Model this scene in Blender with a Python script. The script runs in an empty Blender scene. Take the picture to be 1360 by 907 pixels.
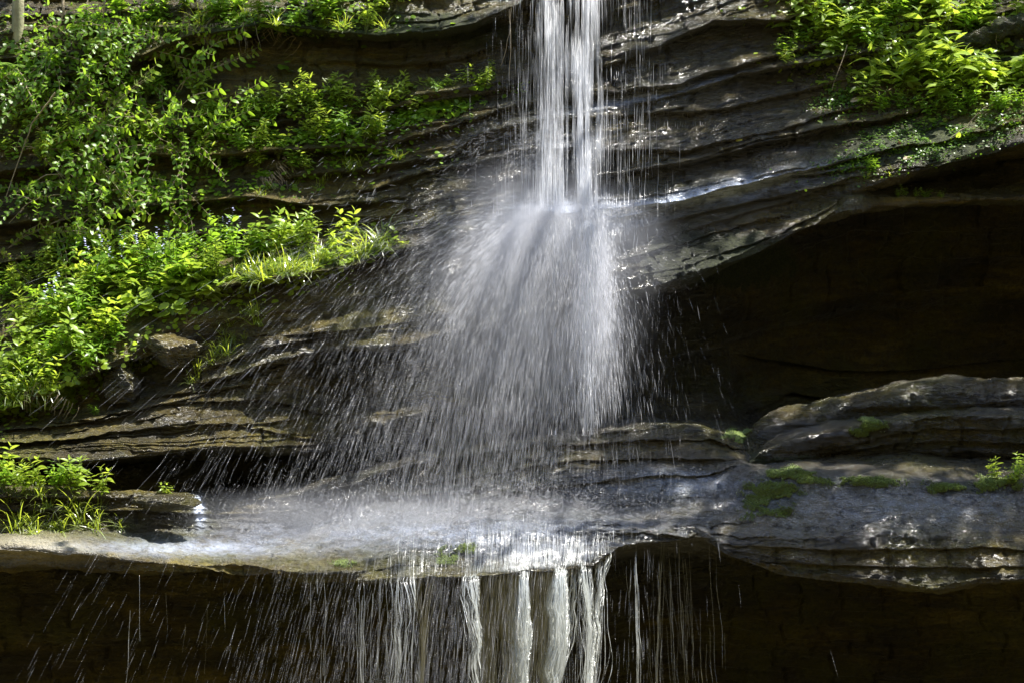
import bpy, bmesh, math, random
import numpy as np
from mathutils import Vector, Matrix
from mathutils.bvhtree import BVHTree
R = math.radians
C = bpy.context.scene.collection
scene = bpy.context.scene
QUAL = 1.0

# ------------------------------------------------------------------ camera, world, sun, exposure
CAM = Vector((0.0, -12.0, 3.2))
FPX = 2720.0            # focal length in photograph pixels (1360 wide)
PITCH = 2.0
cam_d = bpy.data.cameras.new('camera'); cam = bpy.data.objects.new('camera', cam_d); C.objects.link(cam)
cam.location = CAM; cam.rotation_euler = (R(90 - PITCH), 0, 0)
cam_d.sensor_width = 36.0; cam_d.lens = 36.0 * FPX / 1360.0; cam_d.clip_start = 0.1; cam_d.clip_end = 500
scene.camera = cam
SUN_EL, SUN_AZ = 68.0, 97.0     # azimuth: from straight in front of the cliff (behind the camera) towards the right
SKY = 0.11
world = bpy.data.worlds.new('World'); scene.world = world; world.use_nodes = True
wn = world.node_tree.nodes; wl = world.node_tree.links
sky = wn.new('ShaderNodeTexSky'); sky.sky_type = 'NISHITA'; sky.sun_disc = False
bg = wn['Background']; wl.new(sky.outputs[0], bg.inputs[0]); bg.inputs[1].default_value = SKY
sky.sun_elevation = R(SUN_EL)
sdir = Vector((math.sin(R(SUN_AZ)) * math.cos(R(SUN_EL)), -math.cos(R(SUN_AZ)) * math.cos(R(SUN_EL)), math.sin(R(SUN_EL))))
sky.sun_rotation = math.atan2(sdir.x, sdir.y)
sl = bpy.data.lights.new('sun', 'SUN'); sun = bpy.data.objects.new('sun', sl); C.objects.link(sun)
sl.energy = 5.0; sl.angle = R(0.5); sl.color = (1.0, 0.965, 0.90)
sun.rotation_euler = (-sdir).to_track_quat('-Z', 'Y').to_euler(); sun.location = (6, -10, 20)
vs = scene.view_settings; vs.view_transform = 'Standard'; vs.look = 'None'; vs.gamma = 1; vs.use_curve_mapping = False
vs.exposure = 1.52
cy = scene.cycles
cy.use_denoising = True; cy.max_bounces = 8; cy.diffuse_bounces = 3; cy.glossy_bounces = 3; cy.transmission_bounces = 4
cy.transparent_max_bounces = 24; cy.volume_bounces = 0; cy.caustics_reflective = False; cy.caustics_refractive = False
cy.sample_clamp_indirect = 4.0

# ------------------------------------------------------------------ helpers
CP, SP = math.cos(R(PITCH)), math.sin(R(PITCH))
def at(px, py, Y):
    """world point in the vertical plane y=Y that the photograph shows at pixel px,py (works on arrays)"""
    u = (np.asarray(px, float) - 680.0) / FPX; v = (453.5 - np.asarray(py, float)) / FPX
    dy = CP + v * SP; dz = -SP + v * CP
    t = (np.asarray(Y, float) - CAM.y) / dy
    return CAM.x + u * t, CAM.y + dy * t, CAM.z + dz * t
def to_px(x, y, z):
    dx = x - CAM.x; dy = y - CAM.y; dz = z - CAM.z
    d = dy * CP - dz * SP; v = (dy * SP + dz * CP) / d
    return 680 + FPX * dx / d, 453.5 - FPX * v

_TAB = np.random.RandomState(1234).uniform(-1, 1, 64 ** 3).astype(np.float32)
def vnoise(x, y, z, seed=0):
    x, y, z = np.broadcast_arrays(np.asarray(x, np.float32), np.asarray(y, np.float32), np.asarray(z, np.float32))
    x = x + np.float32(seed * 7.13 % 61); y = y + np.float32(seed * 3.77 % 59); z = z + np.float32(seed * 11.31 % 53)
    ix = np.floor(x); iy = np.floor(y); iz = np.floor(z)
    fx = x - ix; fy = y - iy; fz = z - iz
    ix = ix.astype(np.int32) & 63; iy = iy.astype(np.int32) & 63; iz = iz.astype(np.int32) & 63
    fx = fx * fx * (3 - 2 * fx); fy = fy * fy * (3 - 2 * fy); fz = fz * fz * (3 - 2 * fz)
    X = (ix * 4096, ((ix + 1) & 63) * 4096); Yv = (iy * 64, ((iy + 1) & 63) * 64); Zv = (iz, (iz + 1) & 63)
    def e(i, j): 
        b = X[i] + Yv[j]; p = _TAB[b + Zv[0]]; return p + fz * (_TAB[b + Zv[1]] - p)
    def f(i):
        p = e(i, 0); return p + fy * (e(i, 1) - p)
    p = f(0); return p + fx * (f(1) - p)
def fbm(x, y, z, octv=4, seed=0, gain=0.5):
    r = 0; a = 1.0; s = 0
    for k in range(octv):
        r = r + a * vnoise(x * 2**k, y * 2**k, z * 2**k, seed + k * 17); s += a; a *= gain
    return r / s
def sstep(a, b, x):
    t = np.clip((x - a) / (b - a), 0, 1); return t * t * (3 - 2 * t)
def smooth1(a, k):
    if k < 1: return a
    w = np.hanning(2 * k + 3)[1:-1]; w /= w.sum()
    return np.convolve(np.pad(a, k, mode='edge'), w, mode='valid')

def mesh_np(name, V, F, mat, parent=None, smooth=True, attrs=None):
    """V (n,3), F (m,k) arrays -> one mesh object"""
    me = bpy.data.meshes.new(name); V = np.ascontiguousarray(V, dtype=np.float32); F = np.ascontiguousarray(F, dtype=np.int32)
    me.vertices.add(len(V)); me.vertices.foreach_set('co', V.ravel())
    m, k = F.shape
    me.loops.add(m * k); me.loops.foreach_set('vertex_index', F.ravel())
    me.polygons.add(m); me.polygons.foreach_set('loop_start', np.arange(0, m * k, k, dtype=np.int32))
    me.polygons.foreach_set('use_smooth', np.full(m, bool(smooth)))
    me.update(calc_edges=True)
    for an, av in (attrs or {}).items():
        a = me.attributes.new(an, 'FLOAT', 'POINT'); a.data.foreach_set('value', np.asarray(av, np.float32).ravel())
    me.materials.append(mat)
    o = bpy.data.objects.new(name, me); C.objects.link(o)
    if parent is not None: o.parent = parent
    return o
def tag(o, label=None, cat=None, group=None, kind=None):
    if label: o['label'] = label
    if cat: o['category'] = cat
    if group: o['group'] = group
    if kind: o['kind'] = kind
    return o
def empty(name, loc=(0, 0, 0), rot=(0, 0, 0)):
    o = bpy.data.objects.new(name, None); C.objects.link(o); o.location = loc; o.rotation_euler = rot; o.empty_display_size = 0.1
    return o

# ------------------------------------------------------------------ materials
class NT:
    def __init__(s, name):
        s.m = bpy.data.materials.new(name); s.m.use_nodes = True; s.t = s.m.node_tree; s.n = s.t.nodes; s.n.clear()
        s.out = s.n.new('ShaderNodeOutputMaterial')
    def node(s, typ, ins=None, **kw):
        nd = s.n.new('ShaderNode' + typ)
        for k, v in kw.items(): setattr(nd, k, v)
        for k, v in (ins or {}).items():
            if isinstance(v, bpy.types.NodeSocket): s.t.links.new(v, nd.inputs[k])
            else: nd.inputs[k].default_value = v
        return nd
    def surf(s, sock): s.t.links.new(sock, s.out.inputs['Surface'])
    def pos(s, scale=(1, 1, 1), rot=(0, 0, 0), obj=False):
        src = s.node('TexCoord').outputs['Object'] if obj else s.node('NewGeometry').outputs['Position']
        return s.node('Mapping', {'Vector': src, 'Scale': scale, 'Rotation': rot}).outputs[0]
    def noise(s, vec, scale, detail=4, rough=0.55, dist=0.0):
        return s.node('TexNoise', {'Vector': vec, 'Scale': scale, 'Detail': detail, 'Roughness': rough, 'Distortion': dist}).outputs[0]
    def ramp(s, fac, stops):
        r = s.node('ValToRGB', {'Fac': fac}); e = r.color_ramp.elements
        while len(e) < len(stops): e.new(0.5)
        for i, (p, c) in enumerate(stops):
            e[i].position = p; e[i].color = (c if isinstance(c, tuple) else (c, c, c)) + (1,)
        return r.outputs[0]
    def mix(s, fac, a, b, mode='MIX'):
        nd = s.n.new('ShaderNodeMix'); nd.data_type = 'RGBA'; nd.blend_type = mode
        for i, v in ((0, fac), (6, a), (7, b)):
            if isinstance(v, bpy.types.NodeSocket): s.t.links.new(v, nd.inputs[i])
            else: nd.inputs[i].default_value = v if i == 0 else (tuple(v) + (1,))
        return nd.outputs[2]
    def math(s, op, a, b=0.0, clamp=False):
        nd = s.node('Math', {0: a, 1: b}, operation=op, use_clamp=clamp); return nd.outputs[0]
    def attr(s, name): return s.node('Attribute', attribute_name=name).outputs['Fac']

def rock_material(name='wet_rock', tint=(1, 1, 1)):
    t = NT(name)
    p = t.pos((1, 1, 1)); pl = t.pos((0.45, 0.7, 2.6), (0, R(14), 0)); pf = t.pos((1, 1, 3.2), (0, R(10), 0))
    n1 = t.noise(pl, 1.7, 6, 0.62, 0.6); n2 = t.noise(pl, 7.0, 6, 0.65, 0.3); n3 = t.noise(p, 2.3, 5, 0.6)
    nf = t.noise(p, 34.0, 5, 0.7)
    col = t.ramp(n1, [(0.32, (0.018, 0.013, 0.003)), (0.43, (0.055, 0.042, 0.003)), (0.55, (0.145, 0.110, 0.011)), (0.72, (0.33, 0.255, 0.060))])
    col = t.mix(t.ramp(n2, [(0.42, 0.0), (0.62, 0.65)]), col, (0.045, 0.033, 0.018))
    col = t.mix(t.ramp(n3, [(0.45, 0.0), (0.62, 0.75)]), col, (0.090, 0.088, 0.004))
    col = t.mix(t.ramp(nf, [(0.38, 0.55), (0.55, 0.0)]), col, (0.02, 0.016, 0.010))
    moss = t.attr('moss'); mn = t.noise(p, 9.0, 6, 0.7)
    mf = t.math('MULTIPLY', moss, 1.0); mm = t.ramp(t.math('ADD', mf, t.math('SUBTRACT', mn, 0.5)), [(0.42, 0.0), (0.62, 1.0)])
    mcol = t.ramp(t.noise(p, 60, 3, 0.7), [(0.35, (0.020, 0.030, 0.004)), (0.65, (0.085, 0.105, 0.014))])
    col = t.mix(mm, col, mcol)
    wet = t.attr('wet')
    pale = t.attr('pale')
    col = t.mix(t.math('MULTIPLY', pale, t.ramp(n2, [(0.3, 0.4), (0.6, 1.0)])), col, (0.42, 0.38, 0.28))
    col = t.mix(wet, col, (0.36, 0.34, 0.27), 'MULTIPLY')
    foam_sheen = t.attr('foam_sheen'); fm = t.math('MULTIPLY', foam_sheen, t.ramp(t.math('ADD', t.noise(t.pos((1.2, 1.2, 3)), 9, 6, .75), t.math('MULTIPLY', foam_sheen, .25)), [(.42, 0.08), (.68, 1.0)]))
    col = t.mix(fm, col, (0.46, 0.53, 0.68))  # whitish foam, and bluish sky sheen painted into the rock colour
    col = t.mix(1.0, col, tint, 'MULTIPLY')
    # bump
    lay = t.noise(pf, 26.0, 4, 0.6, 0.4)
    h = t.math('ADD', t.math('ADD', t.math('MULTIPLY', t.noise(pf, 9, 5, 0.75, 0.5), 1.3), t.math('MULTIPLY', nf, 0.6)), t.math('MULTIPLY', t.noise(p, 95, 3, 0.7), 0.25))
    h = t.math('ADD', h, t.math('MULTIPLY', lay, 0.5))
    h = t.math('ADD', h, t.math('MULTIPLY', mm, t.math('MULTIPLY', t.noise(p, 160, 2, 0.8), 0.8)))
    bmp = t.node('Bump', {'Height': h, 'Distance': 0.06, 'Strength': t.math('SUBTRACT', 0.9, t.math('MULTIPLY', foam_sheen, 0.6))})
    bmp2 = t.node('Bump', {'Height': h, 'Distance': 0.05, 'Strength': 1.0})
    rg = t.ramp(t.math('ADD', t.math('MULTIPLY', wet, 0.55), t.math('MULTIPLY', n2, 0.5)), [(0.2, 0.52), (0.5, 0.30), (0.8, 0.16)])
    rg = t.mix(mm, rg, (0.8, 0.8, 0.8))
    b = t.node('BsdfPrincipled', {'Base Color': col, 'Roughness': rg, 'Normal': bmp.outputs[0], 'Specular IOR Level': 0.5, 'Coat Weight': t.math('MULTIPLY', wet, t.math('SUBTRACT', 1.0, t.math('MULTIPLY', mm, 0.8))), 'Coat Roughness': 0.20, 'Coat IOR': 1.75, 'Coat Normal': bmp2.outputs[0]})
    t.surf(b.outputs[0]); return t.m
ROCK = rock_material()

# ------------------------------------------------------------------ layered rock sheets
def row(pts, xs, k=10):
    a = np.array(pts, float); o = np.argsort(a[:, 0]); a = a[o]
    return smooth1(np.interp(xs, a[:, 0], a[:, 1]), k), smooth1(np.interp(xs, a[:, 0], a[:, 2]), k)
def strata(s, X, seed, tmin, tmax):
    """stacked beds: each bed swells towards its lower edge and ends in a sharp undercut"""
    rng = np.random.RandomState(seed); e = [-400.0]
    while e[-1] < 1700: e.append(e[-1] + rng.uniform(tmin, tmax) * (0.5 + rng.rand() ** 2 * 1.5))
    e = np.array(e); k = np.clip(np.searchsorted(e, s) - 1, 0, len(e) - 2)
    u = (s - e[k]) / (e[k + 1] - e[k])
    A = 0.25 + 1.1 * vnoise(X * 0.9, k * 7.31, 0 * X, seed + 3) + 0.5 * vnoise(X * 3.3, k * 3.7, 0 * X, seed + 5)
    A = np.clip(A, 0.0, 1.5)
    th = (e[k + 1] - e[k]) / tmax
    prof = np.clip(u, 0, 1) ** 1.7 - 0.45
    prof = np.where(u > 0.93, prof * (1 - (u - 0.93) / 0.07) , prof)
    return A * prof * np.clip(th, 0.35, 1.6)

def build_sheet(name, rows, feats, x0, x1, step, seed, mat, st_amp, segs, extra=None, ext=0, y_step=1.1, flow=None):
    """rows: bottom-to-top list of control polylines (px, py, Y). segs: per gap (strata weight, count scale)."""
    xs = np.arange(x0, x1 + 0.1, step)
    if ext:
        k = np.arange(1, 60); xs = np.concatenate([x0 - np.cumsum(step * 1.06 ** k)[::-1], xs, x1 + np.cumsum(step * 1.06 ** k)])
    RY = []; RP = []
    for r in rows:
        p, y = row(r, xs); RP.append(p); RY.append(y)
    P = []; Y = []; SW = []
    for i in range(len(rows) - 1):
        dpy = np.abs(RP[i + 1] - RP[i]); dY = np.abs(RY[i + 1] - RY[i]) * 120
        inr = (xs > -20) & (xs < 1380)
        n = max(4, int(np.percentile(np.sqrt(dpy**2 + (dY*segs[i][1])**2)[inr], 85) / y_step))
        for j in range(n):
            t = j / n
            P.append(RP[i] * (1 - t) + RP[i + 1] * t); Y.append(RY[i] * (1 - t) + RY[i + 1] * t); SW.append(segs[i][0])
    P.append(RP[-1]); Y.append(RY[-1]); SW.append(0)
    P = np.array(P); Y = np.array(Y); SW = np.array(SW, float)[:, None] * np.ones_like(P)
    # soften the base corners a little down each column
    for _ in range(3):
        P[1:-1] = 0.25 * P[:-2] + 0.5 * P[1:-1] + 0.25 * P[2:]; Y[1:-1] = 0.25 * Y[:-2] + 0.5 * Y[1:-1] + 0.25 * Y[2:]
        SW[1:-1] = 0.25 * SW[:-2] + 0.5 * SW[1:-1] + 0.25 * SW[2:]
    PX = np.broadcast_to(xs, P.shape)
    X, YY, Z = at(PX, P, Y)
    # traced bed edges: a bulge above, a sharp undercut below
    warp = 3.0 * fbm(X * 2.2, Y * 0 + seed, P * 0.0 + 1, 4, seed) + 1.6 * vnoise(X * 14, P * 0.02, 0 * X, seed + 9)
    D = np.zeros_like(P)
    for fp, amp, wu, wd in feats:
        a = np.array(fp, float); ey = np.interp(xs, a[:, 0], a[:, 1])
        am = np.interp(xs, a[:, 0], a[:, 2]) if a.shape[1] > 2 else np.ones_like(xs)
        am = am * sstep(a[0, 0] - 30, a[0, 0] + 25, xs) * (1 - sstep(a[-1, 0] - 25, a[-1, 0] + 30, xs))
        t = P + warp - ey[None, :]
        am2 = am[None, :] * (0.75 + 0.45 * fbm(X * 1.7, Z * 0.4, Y * 0, 3, seed + int(abs(ey[0])) % 97))
        D += amp * am2 * np.where(t < 0, np.exp(np.minimum(t, 0) / wu) * 0.55, -np.exp(-np.maximum(t, 0) / wd) * 0.75 * np.clip(t / 1.5, 0, 1) + 0.55 * np.clip(1 - t / 1.5, 0, 1))
    # beds follow the traced lines: bedding coordinate from the flow lines
    S = flow(PX, P) + 9.0 * fbm(X * 1.1, Z * 1.5, Y * 0.5, 4, seed + 2) + 2.6 * fbm(X * 7, Z * 9, Y * 4, 3, seed + 4, .6)
    D += SW * st_amp * (strata(S, X, seed + 11, 14, 44) * 1.15 + strata(S * 1.0 + 3, X, seed + 12, 5.0, 13) * 0.30)
    # irregular lumps and pitting
    GX = np.gradient(X, axis=1), np.gradient(YY, axis=1), np.gradient(Z, axis=1)
    GV = np.gradient(X, axis=0), np.gradient(YY, axis=0), np.gradient(Z, axis=0)
    N = np.stack([GX[1] * GV[2] - GX[2] * GV[1], GX[2] * GV[0] - GX[0] * GV[2], GX[0] * GV[1] - GX[1] * GV[0]], -1)
    N /= np.maximum(np.linalg.norm(N, axis=-1, keepdims=True), 1e-9)
    kb = np.floor(S / 21.0 + .8 * vnoise(X * .8, Z, 0 * X, seed + 44)); wb = .22 + .5 * np.abs(vnoise(kb * 3.3, kb * 0, kb * 0, seed + 45)); xb = (X + 3.1 * vnoise(kb * 5.1, kb * 0, kb * 0, seed + 46) + .05 * vnoise(X * 5, Z * 9, 0 * X, seed + 47)) / wb
    ib = np.floor(xb); fb = sstep(0, .07, xb - ib) * (1 - sstep(.93, 1, xb - ib))
    D += SW * (.030 * vnoise(ib * 2.7 + .5, kb * 1.9 + .5, 0 * X, seed + 48) * fb - .018 * (1 - fb))
    lump = 0.009 * fbm(X * 26, YY * 26, Z * 40, 3, seed + 61, .65) + 0.075 * fbm(X * 1.6, YY * 1.6, Z * 2.6, 4, seed + 21) + 0.030 * fbm(X * 6, YY * 6, Z * 13, 5, seed + 31, 0.62)
    if extra is not None: lump = lump + extra(PX, P, X, YY, Z)
    X = X + N[..., 0] * lump; YY = YY + N[..., 1] * lump - D; Z = Z + N[..., 2] * lump
    V = np.stack([X, YY, Z], -1); nr, nc = P.shape
    idx = np.arange(nr * nc).reshape(nr, nc)
    F = np.stack([idx[:-1, :-1], idx[:-1, 1:], idx[1:, 1:], idx[1:, :-1]], -1).reshape(-1, 4)
    qx, qy = to_px(X, YY, Z)
    return V, F, PX, qy, S
# ------------------------------------------------------------------ the cliff
L, Rr = -150, 1510
rows = [
 [(L,1300,.9),(Rr,1300,1.5)],                                                            # foot of the lower hollow, under the frame
 [(L,790,.35),(300,800,.5),(700,800,.9),(1000,790,1.3),(Rr,800,1.6)],
 [(L,738,.4),(300,745,.6),(700,745,1.0),(1000,735,1.4),(Rr,750,1.7)],                     # roof of the hollow
 [(L,752,-.95),(0,752,-.95),(60,748,-.95),(200,757,-1),(300,762,-1),(400,768,-1),(500,771,-1.02),(560,768,-1.05),(650,765,-1.05),(720,760,-1.05),(790,752,-1.0),(815,728,-.9),(850,722,-.9),(930,720,-.9),(960,735,-1.0),(1040,765,-1.06),(1100,772,-1.1),(1200,782,-1.12),(1240,787,-1.14),(1300,775,-1.14),(1360,772,-1.14),(Rr,775,-1.14)],
 [(L,728,-.98),(0,722,-.98),(100,732,-1),(200,746,-1.02),(300,754,-1.04),(400,759,-1.04),(470,761,-1.04),(500,742,-.9),(560,728,-.84),(640,711,-.78),(720,704,-.76),(800,700,-.78),(850,700,-.86),(920,705,-.95),(960,714,-.98),(1060,712,-.99),(1180,706,-1.0),(1250,712,-1.0),(1360,717,-1.0),(Rr,720,-1.0)],
 [(L,712,-.6),(0,712,-.6),(150,712,-.5),(270,706,-.3),(400,700,-.2),(480,690,-.40),(600,683,-.46),(700,680,-.46),(850,668,-.42),(950,652,-.46),(1000,634,-.60),(1060,622,-.68),(1120,634,-.68),(1250,636,-.68),(1360,638,-.68),(Rr,638,-.68)],
 [(L,655,-.5),(0,655,-.5),(150,655,-.45),(262,654,-.28),(285,662,-.1),(330,662,-.1),(420,655,-.18),(480,636,-.20),(560,606,-.20),(650,588,-.18),(760,575,-.12),(850,566,-.08),(930,568,-.06),(985,588,-.02),(1010,600,.3),(1060,575,1.),(1200,560,1.2),(1360,560,1.2),(Rr,560,1.2)],
 [(L,640,.0),(0,640,.0),(250,645,.3),(300,652,.7),(480,622,.5),(560,597,.15),(650,581,.2),(760,569,.4),(850,560,.8),(930,560,1.),(985,570,1.2),(1060,555,1.7),(1200,545,2.2),(1360,540,2.3),(Rr,540,2.3)],
 [(L,614,.7),(0,612,.7),(100,618,.7),(200,610,.75),(300,602,.85),(400,606,.85),(480,600,.5),(560,586,.2),(650,572,.25),(760,556,.5),(850,530,1.),(985,520,1.6),(1060,510,2.1),(1200,500,2.4),(1360,500,2.5),(Rr,500,2.5)],
 [(L,610,-.25),(0,606,-.28),(100,613,-.28),(200,604,-.26),(300,593,-.22),(400,599,-.05),(450,592,.1),(500,560,.02),(560,547,.02),(640,547,.1),(720,545,.35),(850,480,1.1),(985,460,1.7),(1100,430,2.2),(1360,420,2.5),(Rr,420,2.5)],
 [(L,580,-.05),(0,570,-.05),(150,552,-.02),(250,520,.06),(300,503,.1),(380,482,.15),(430,474,.5),(480,466,.7),(540,460,.75),(660,434,.75),(800,404,.9),(910,376,1.2),(1000,341,1.6),(1060,312,1.8),(1130,277,2.),(1200,272,2.1),(1360,270,2.2),(Rr,270,2.2)],
 [(L,575,.1),(0,566,.1),(150,546,.1),(250,514,.05),(300,498,.02),(380,474,-.02),(450,461,.05),(540,457,.12),(660,431,.16),(800,400,.22),(910,371,.24),(1000,337,.25),(1030,321,.3),(1080,298,.35),(1130,273,.4),(1200,268,.5),(1280,265,.5),(1360,264,.5),(Rr,262,.5)],
 [(L,566,.2),(0,552,.2),(100,540,.2),(180,520,.18),(250,503,.1),(300,480,.05),(352,455,.05),(400,441,.05),(450,432,.06),(500,425,.16),(520,412,.2),(560,401,.24),(650,381,.3),(800,350,.35),(910,325,.38),(1000,300,.42),(1080,275,.45),(1130,263,.48),(1200,262,.62),(1360,259,.62),(Rr,258,.62)],
 [(L,562,.25),(0,549,.25),(100,508,.25),(170,481,.25),(215,468,.2),(290,450,.2),(352,446,.15),(400,435,.15),(450,427,.15),(500,415,.2),(560,395,.25),(650,375,.3),(800,340,.36),(910,315,.42),(1000,290,.46),(1080,268,.5),(1130,258,.6),(1200,245,1.2),(1360,205,1.2),(Rr,180,1.2)],
 [(L,560,-.08),(0,547,-.08),(100,505,-.05),(170,478,0),(215,462,.08),(290,442,.18),(352,436,.18),(400,428,.2),(450,421,.2),(500,405,.25),(560,388,.28),(650,368,.32),(800,330,.38),(910,305,.44),(1000,280,.48),(1080,260,.48),(1130,252,.45),(1191,234,.36),(1260,216,.32),(1360,190,.3),(Rr,160,.3)],
 [(L,480,.45),(0,450,.45),(100,405,.45),(200,375,.42),(299,380,.22),(400,366,.22),(470,348,.25),(520,332,.3),(600,312,.36),(700,285,.42),(800,268,.45),(900,262,.5),(1000,240,.55),(1117,215,.55),(1191,200,.5),(1260,180,.5),(1360,150,.5),(Rr,120,.5)],
 [(L,380,.75),(0,350,.8),(100,330,.8),(200,325,.75),(300,332,.6),(400,318,.58),(520,290,.5),(650,260,.5),(800,225,.58),(900,210,.62),(1000,180,.68),(1117,150,.75),(1260,110,.85),(1360,90,.85),(Rr,60,.9)],
 [(L,200,1.),(0,200,1.),(200,190,.95),(400,170,.85),(600,140,.8),(800,95,.85),(950,60,.9),(1100,20,1.05),(1360,-30,1.2),(Rr,-60,1.3)],
 [(L,40,1.25),(0,40,1.25),(200,30,1.2),(400,5,1.1),(600,-20,1.05),(800,-50,1.1),(1000,-90,1.25),(1360,-150,1.5),(Rr,-180,1.6)],
 [(L,-240,2.2),(Rr,-330,2.4)],
 [(L,-330,6.5),(Rr,-400,6.5)],
]
segs = [(1,1),(1,1),(.2,.25),(.5,1),(.12,.6),(.9,.8),(.1,.4),(.5,.6),(.1,.4),(1,.8),(.2,.25),(.7,1),(.3,.5),(.1,.5),(.8,1),(1,.8),(1,.8),(1,.8),(1,.8),(.6,.12),(0,.1)]
F_ = lambda *p: list(p)
feats = [
 (F_((180,85),(250,52),(350,34),(450,46),(585,44),(633,34),(673,17),(740,-8),(820,-30)), .30, 14, 48),
 (F_((180,182,.6),(330,172,.6),(450,152,.6),(562,137,.7),(667,118,.8),(730,101,.8),(805,85,.8),(856,68,.9),(910,44,1.4),(947,31,1.6),(1042,27,1.6),(1100,15,1.)), .13, 10, 22),
 (F_((520,190),(562,178),(633,159),(687,142),(760,130),(850,118),(905,114),(934,99),(985,85),(1029,74),(1100,55)), .12, 8, 12),
 (F_((850,138,.5),(910,125,.7),(985,96,1.3),(1083,81,1.6),(1160,70,1)), .15, 9, 24),
 (F_((380,238),(500,222),(602,203),(640,178),(738,162),(850,152),(910,152),(968,143),(1052,122),(1117,105)), .09, 9, 14),
 (F_((484,252),(568,228),(687,203),(760,198),(900,205),(960,192),(1035,173),(1117,146),(1180,130)), .09, 10, 13),
 (F_((620,255,.5),(700,238,.6),(800,232,.8),(900,223,1.2),(960,208,1.5),(1012,193,1.5),(1117,168,.8),(1200,150,.6)), .12, 9, 16),
 (F_((540,305),(650,285),(700,280),(800,290),(850,285),(900,271),(968,250),(1060,236),(1140,226)), .10, 12, 9),
 (F_((840,306),(927,284),(1002,267),(1120,245)), .07, 8, 9),
 (F_((830,345),(900,322),(980,298),(1040,285)), .04, 8, 8),
 (F_((-150,150),(0,118),(100,100),(200,88),(260,70)), .22, 12, 30),
 (F_((-150,245),(0,230),(100,216),(200,207),(300,205),(400,200),(490,196)), .20, 14, 26),
 (F_((-150,320),(0,300),(100,290),(250,268),(330,262),(420,275),(520,262)), .16, 14, 22),
 (F_((-60,365),(120,332),(200,312),(300,310),(420,296),(500,285)), .13, 12, 15),
 (F_((290,382),(330,375),(400,367),(450,352),(490,341),(530,331)), .16, 8, 26),
 (F_((500,352),(560,335),(650,322),(740,316)), .06, 12, 8),
 (F_((520,392),(600,366),(700,345),(780,340)), .07, 12, 8),
 (F_((340,447),(380,445),(450,440),(520,430),(620,408),(700,392),(800,372)), .045, 6, 8),
 (F_((250,508,.6),(352,492,1),(450,470,1),(500,461,1),(560,458,1)), .07, 8, 9),
 (F_((60,560),(150,552),(250,535),(352,528),(440,552)), .06, 12, 10),
 (F_((0,588),(130,577),(300,560),(420,584)), .05, 12, 8),
 (F_((200,530),(300,512),(400,505),(470,520)), .05, 12, 12),
 (F_((480,582),(510,574),(560,570),(640,574),(720,576)), .08, 22, 6),
 (F_((740,590),(850,583),(940,584),(985,595)), .08, 8, 8),
 (F_((540,645),(700,618),(850,606),(985,610)), .06, 10, 8),
 (F_((600,668),(700,650),(850,633),(975,622)), .05, 10, 8),
 (F_((280,682),(400,676),(500,662),(650,645)), .06, 10, 8),
 (F_((-150,682),(0,680),(120,678),(270,680)), .10, 6, 12),
 (F_((780,692),(850,690),(910,692),(990,690)), .035, 4, 4),
 (F_((800,703),(905,703),(960,704),(1020,712)), .04, 4, 4),
 (F_((960,722),(1100,728),(1250,726),(1400,728)), .035, 6, 6),
 (F_((1000,742),(1100,748),(1250,750),(1400,750)), .03, 10, 6),
 (F_((980,470),(1100,490),(1200,492),(1400,470)), .10, 20, 12),
 (F_((1000,545),(1050,520),(1110,530)), .12, 12, 14),
 (F_((-150,800),(0,790),(200,785),(420,800)), .10, 20, 20),
 (F_((-150,850),(0,848),(200,855),(420,850)), .12, 20, 20),
 (F_((1000,860),(1200,850),(1400,865)), .12, 20, 25),
]
# bedding flow lines (bottom to top), value = bedding coordinate
fl = [
 [(L,1300),(Rr,1300)], [(L,752),(470,765),(800,745),(930,720),(1100,745),(Rr,745)], [(L,655),(262,655),(420,652),(560,606),(760,575),(930,566),(Rr,570)],
 [(L,608),(300,593),(420,596),(560,560),(760,550),(Rr,500)], [(L,580),(150,550),(250,514),(380,474),(540,457),(800,400),(910,371),(1030,321),(1130,273),(Rr,262)],
 [(L,480),(0,450),(200,385),(400,366),(520,332),(700,285),(900,262),(1117,215),(1260,180),(Rr,120)],
 [(L,245),(0,230),(300,205),(500,195),(640,176),(738,162),(910,130),(985,96),(1083,81),(Rr,10)],
 [(L,30),(300,36),(585,44),(673,17),(820,-30),(Rr,-180)], [(L,-700),(Rr,-800)]]
def flow(PX, P):
    xs = PX[0]; base = [1300, 745, 640, 590, 470, 340, 180, 20, -700]
    E = np.array([smooth1(np.interp(xs, [q[0] for q in f], [q[1] for q in f]), 12) for f in fl])
    S = np.zeros_like(P)
    for j in range(len(xs)):
        S[:, j] = np.interp(-P[:, j], -E[:, j], np.array(base, float))
    return S
def ledge_extra(PX, P, X, Y, Z):
    m = sstep(632, 645, P) * (1 - sstep(715, 735, P)) * (0.35 + .65 * sstep(880, 960, PX))
    r = np.abs(fbm(X * 3.0, Y * 2, Z * 9, 4, 77)); q = fbm(X * 14, Y * 14, Z * 22, 3, 79, .7)
    return m * (0.008 * q + .012 * sstep(.0, .05, r) - .012)
V, F, PX, QY, S = build_sheet('cliff', rows, feats, L, Rr, 1.5 / QUAL, 5, ROCK, 0.075, segs, ledge_extra, ext=1, y_step=1.15 / QUAL, flow=flow)
def g2(px, py, cx, cy, rx, ry): return np.exp(-((px - cx) / rx) ** 2 - ((py - cy) / ry) ** 2)
nz = fbm(V[..., 0] * 2.2, V[..., 1] * 2, V[..., 2] * 4, 4, 91)
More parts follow.
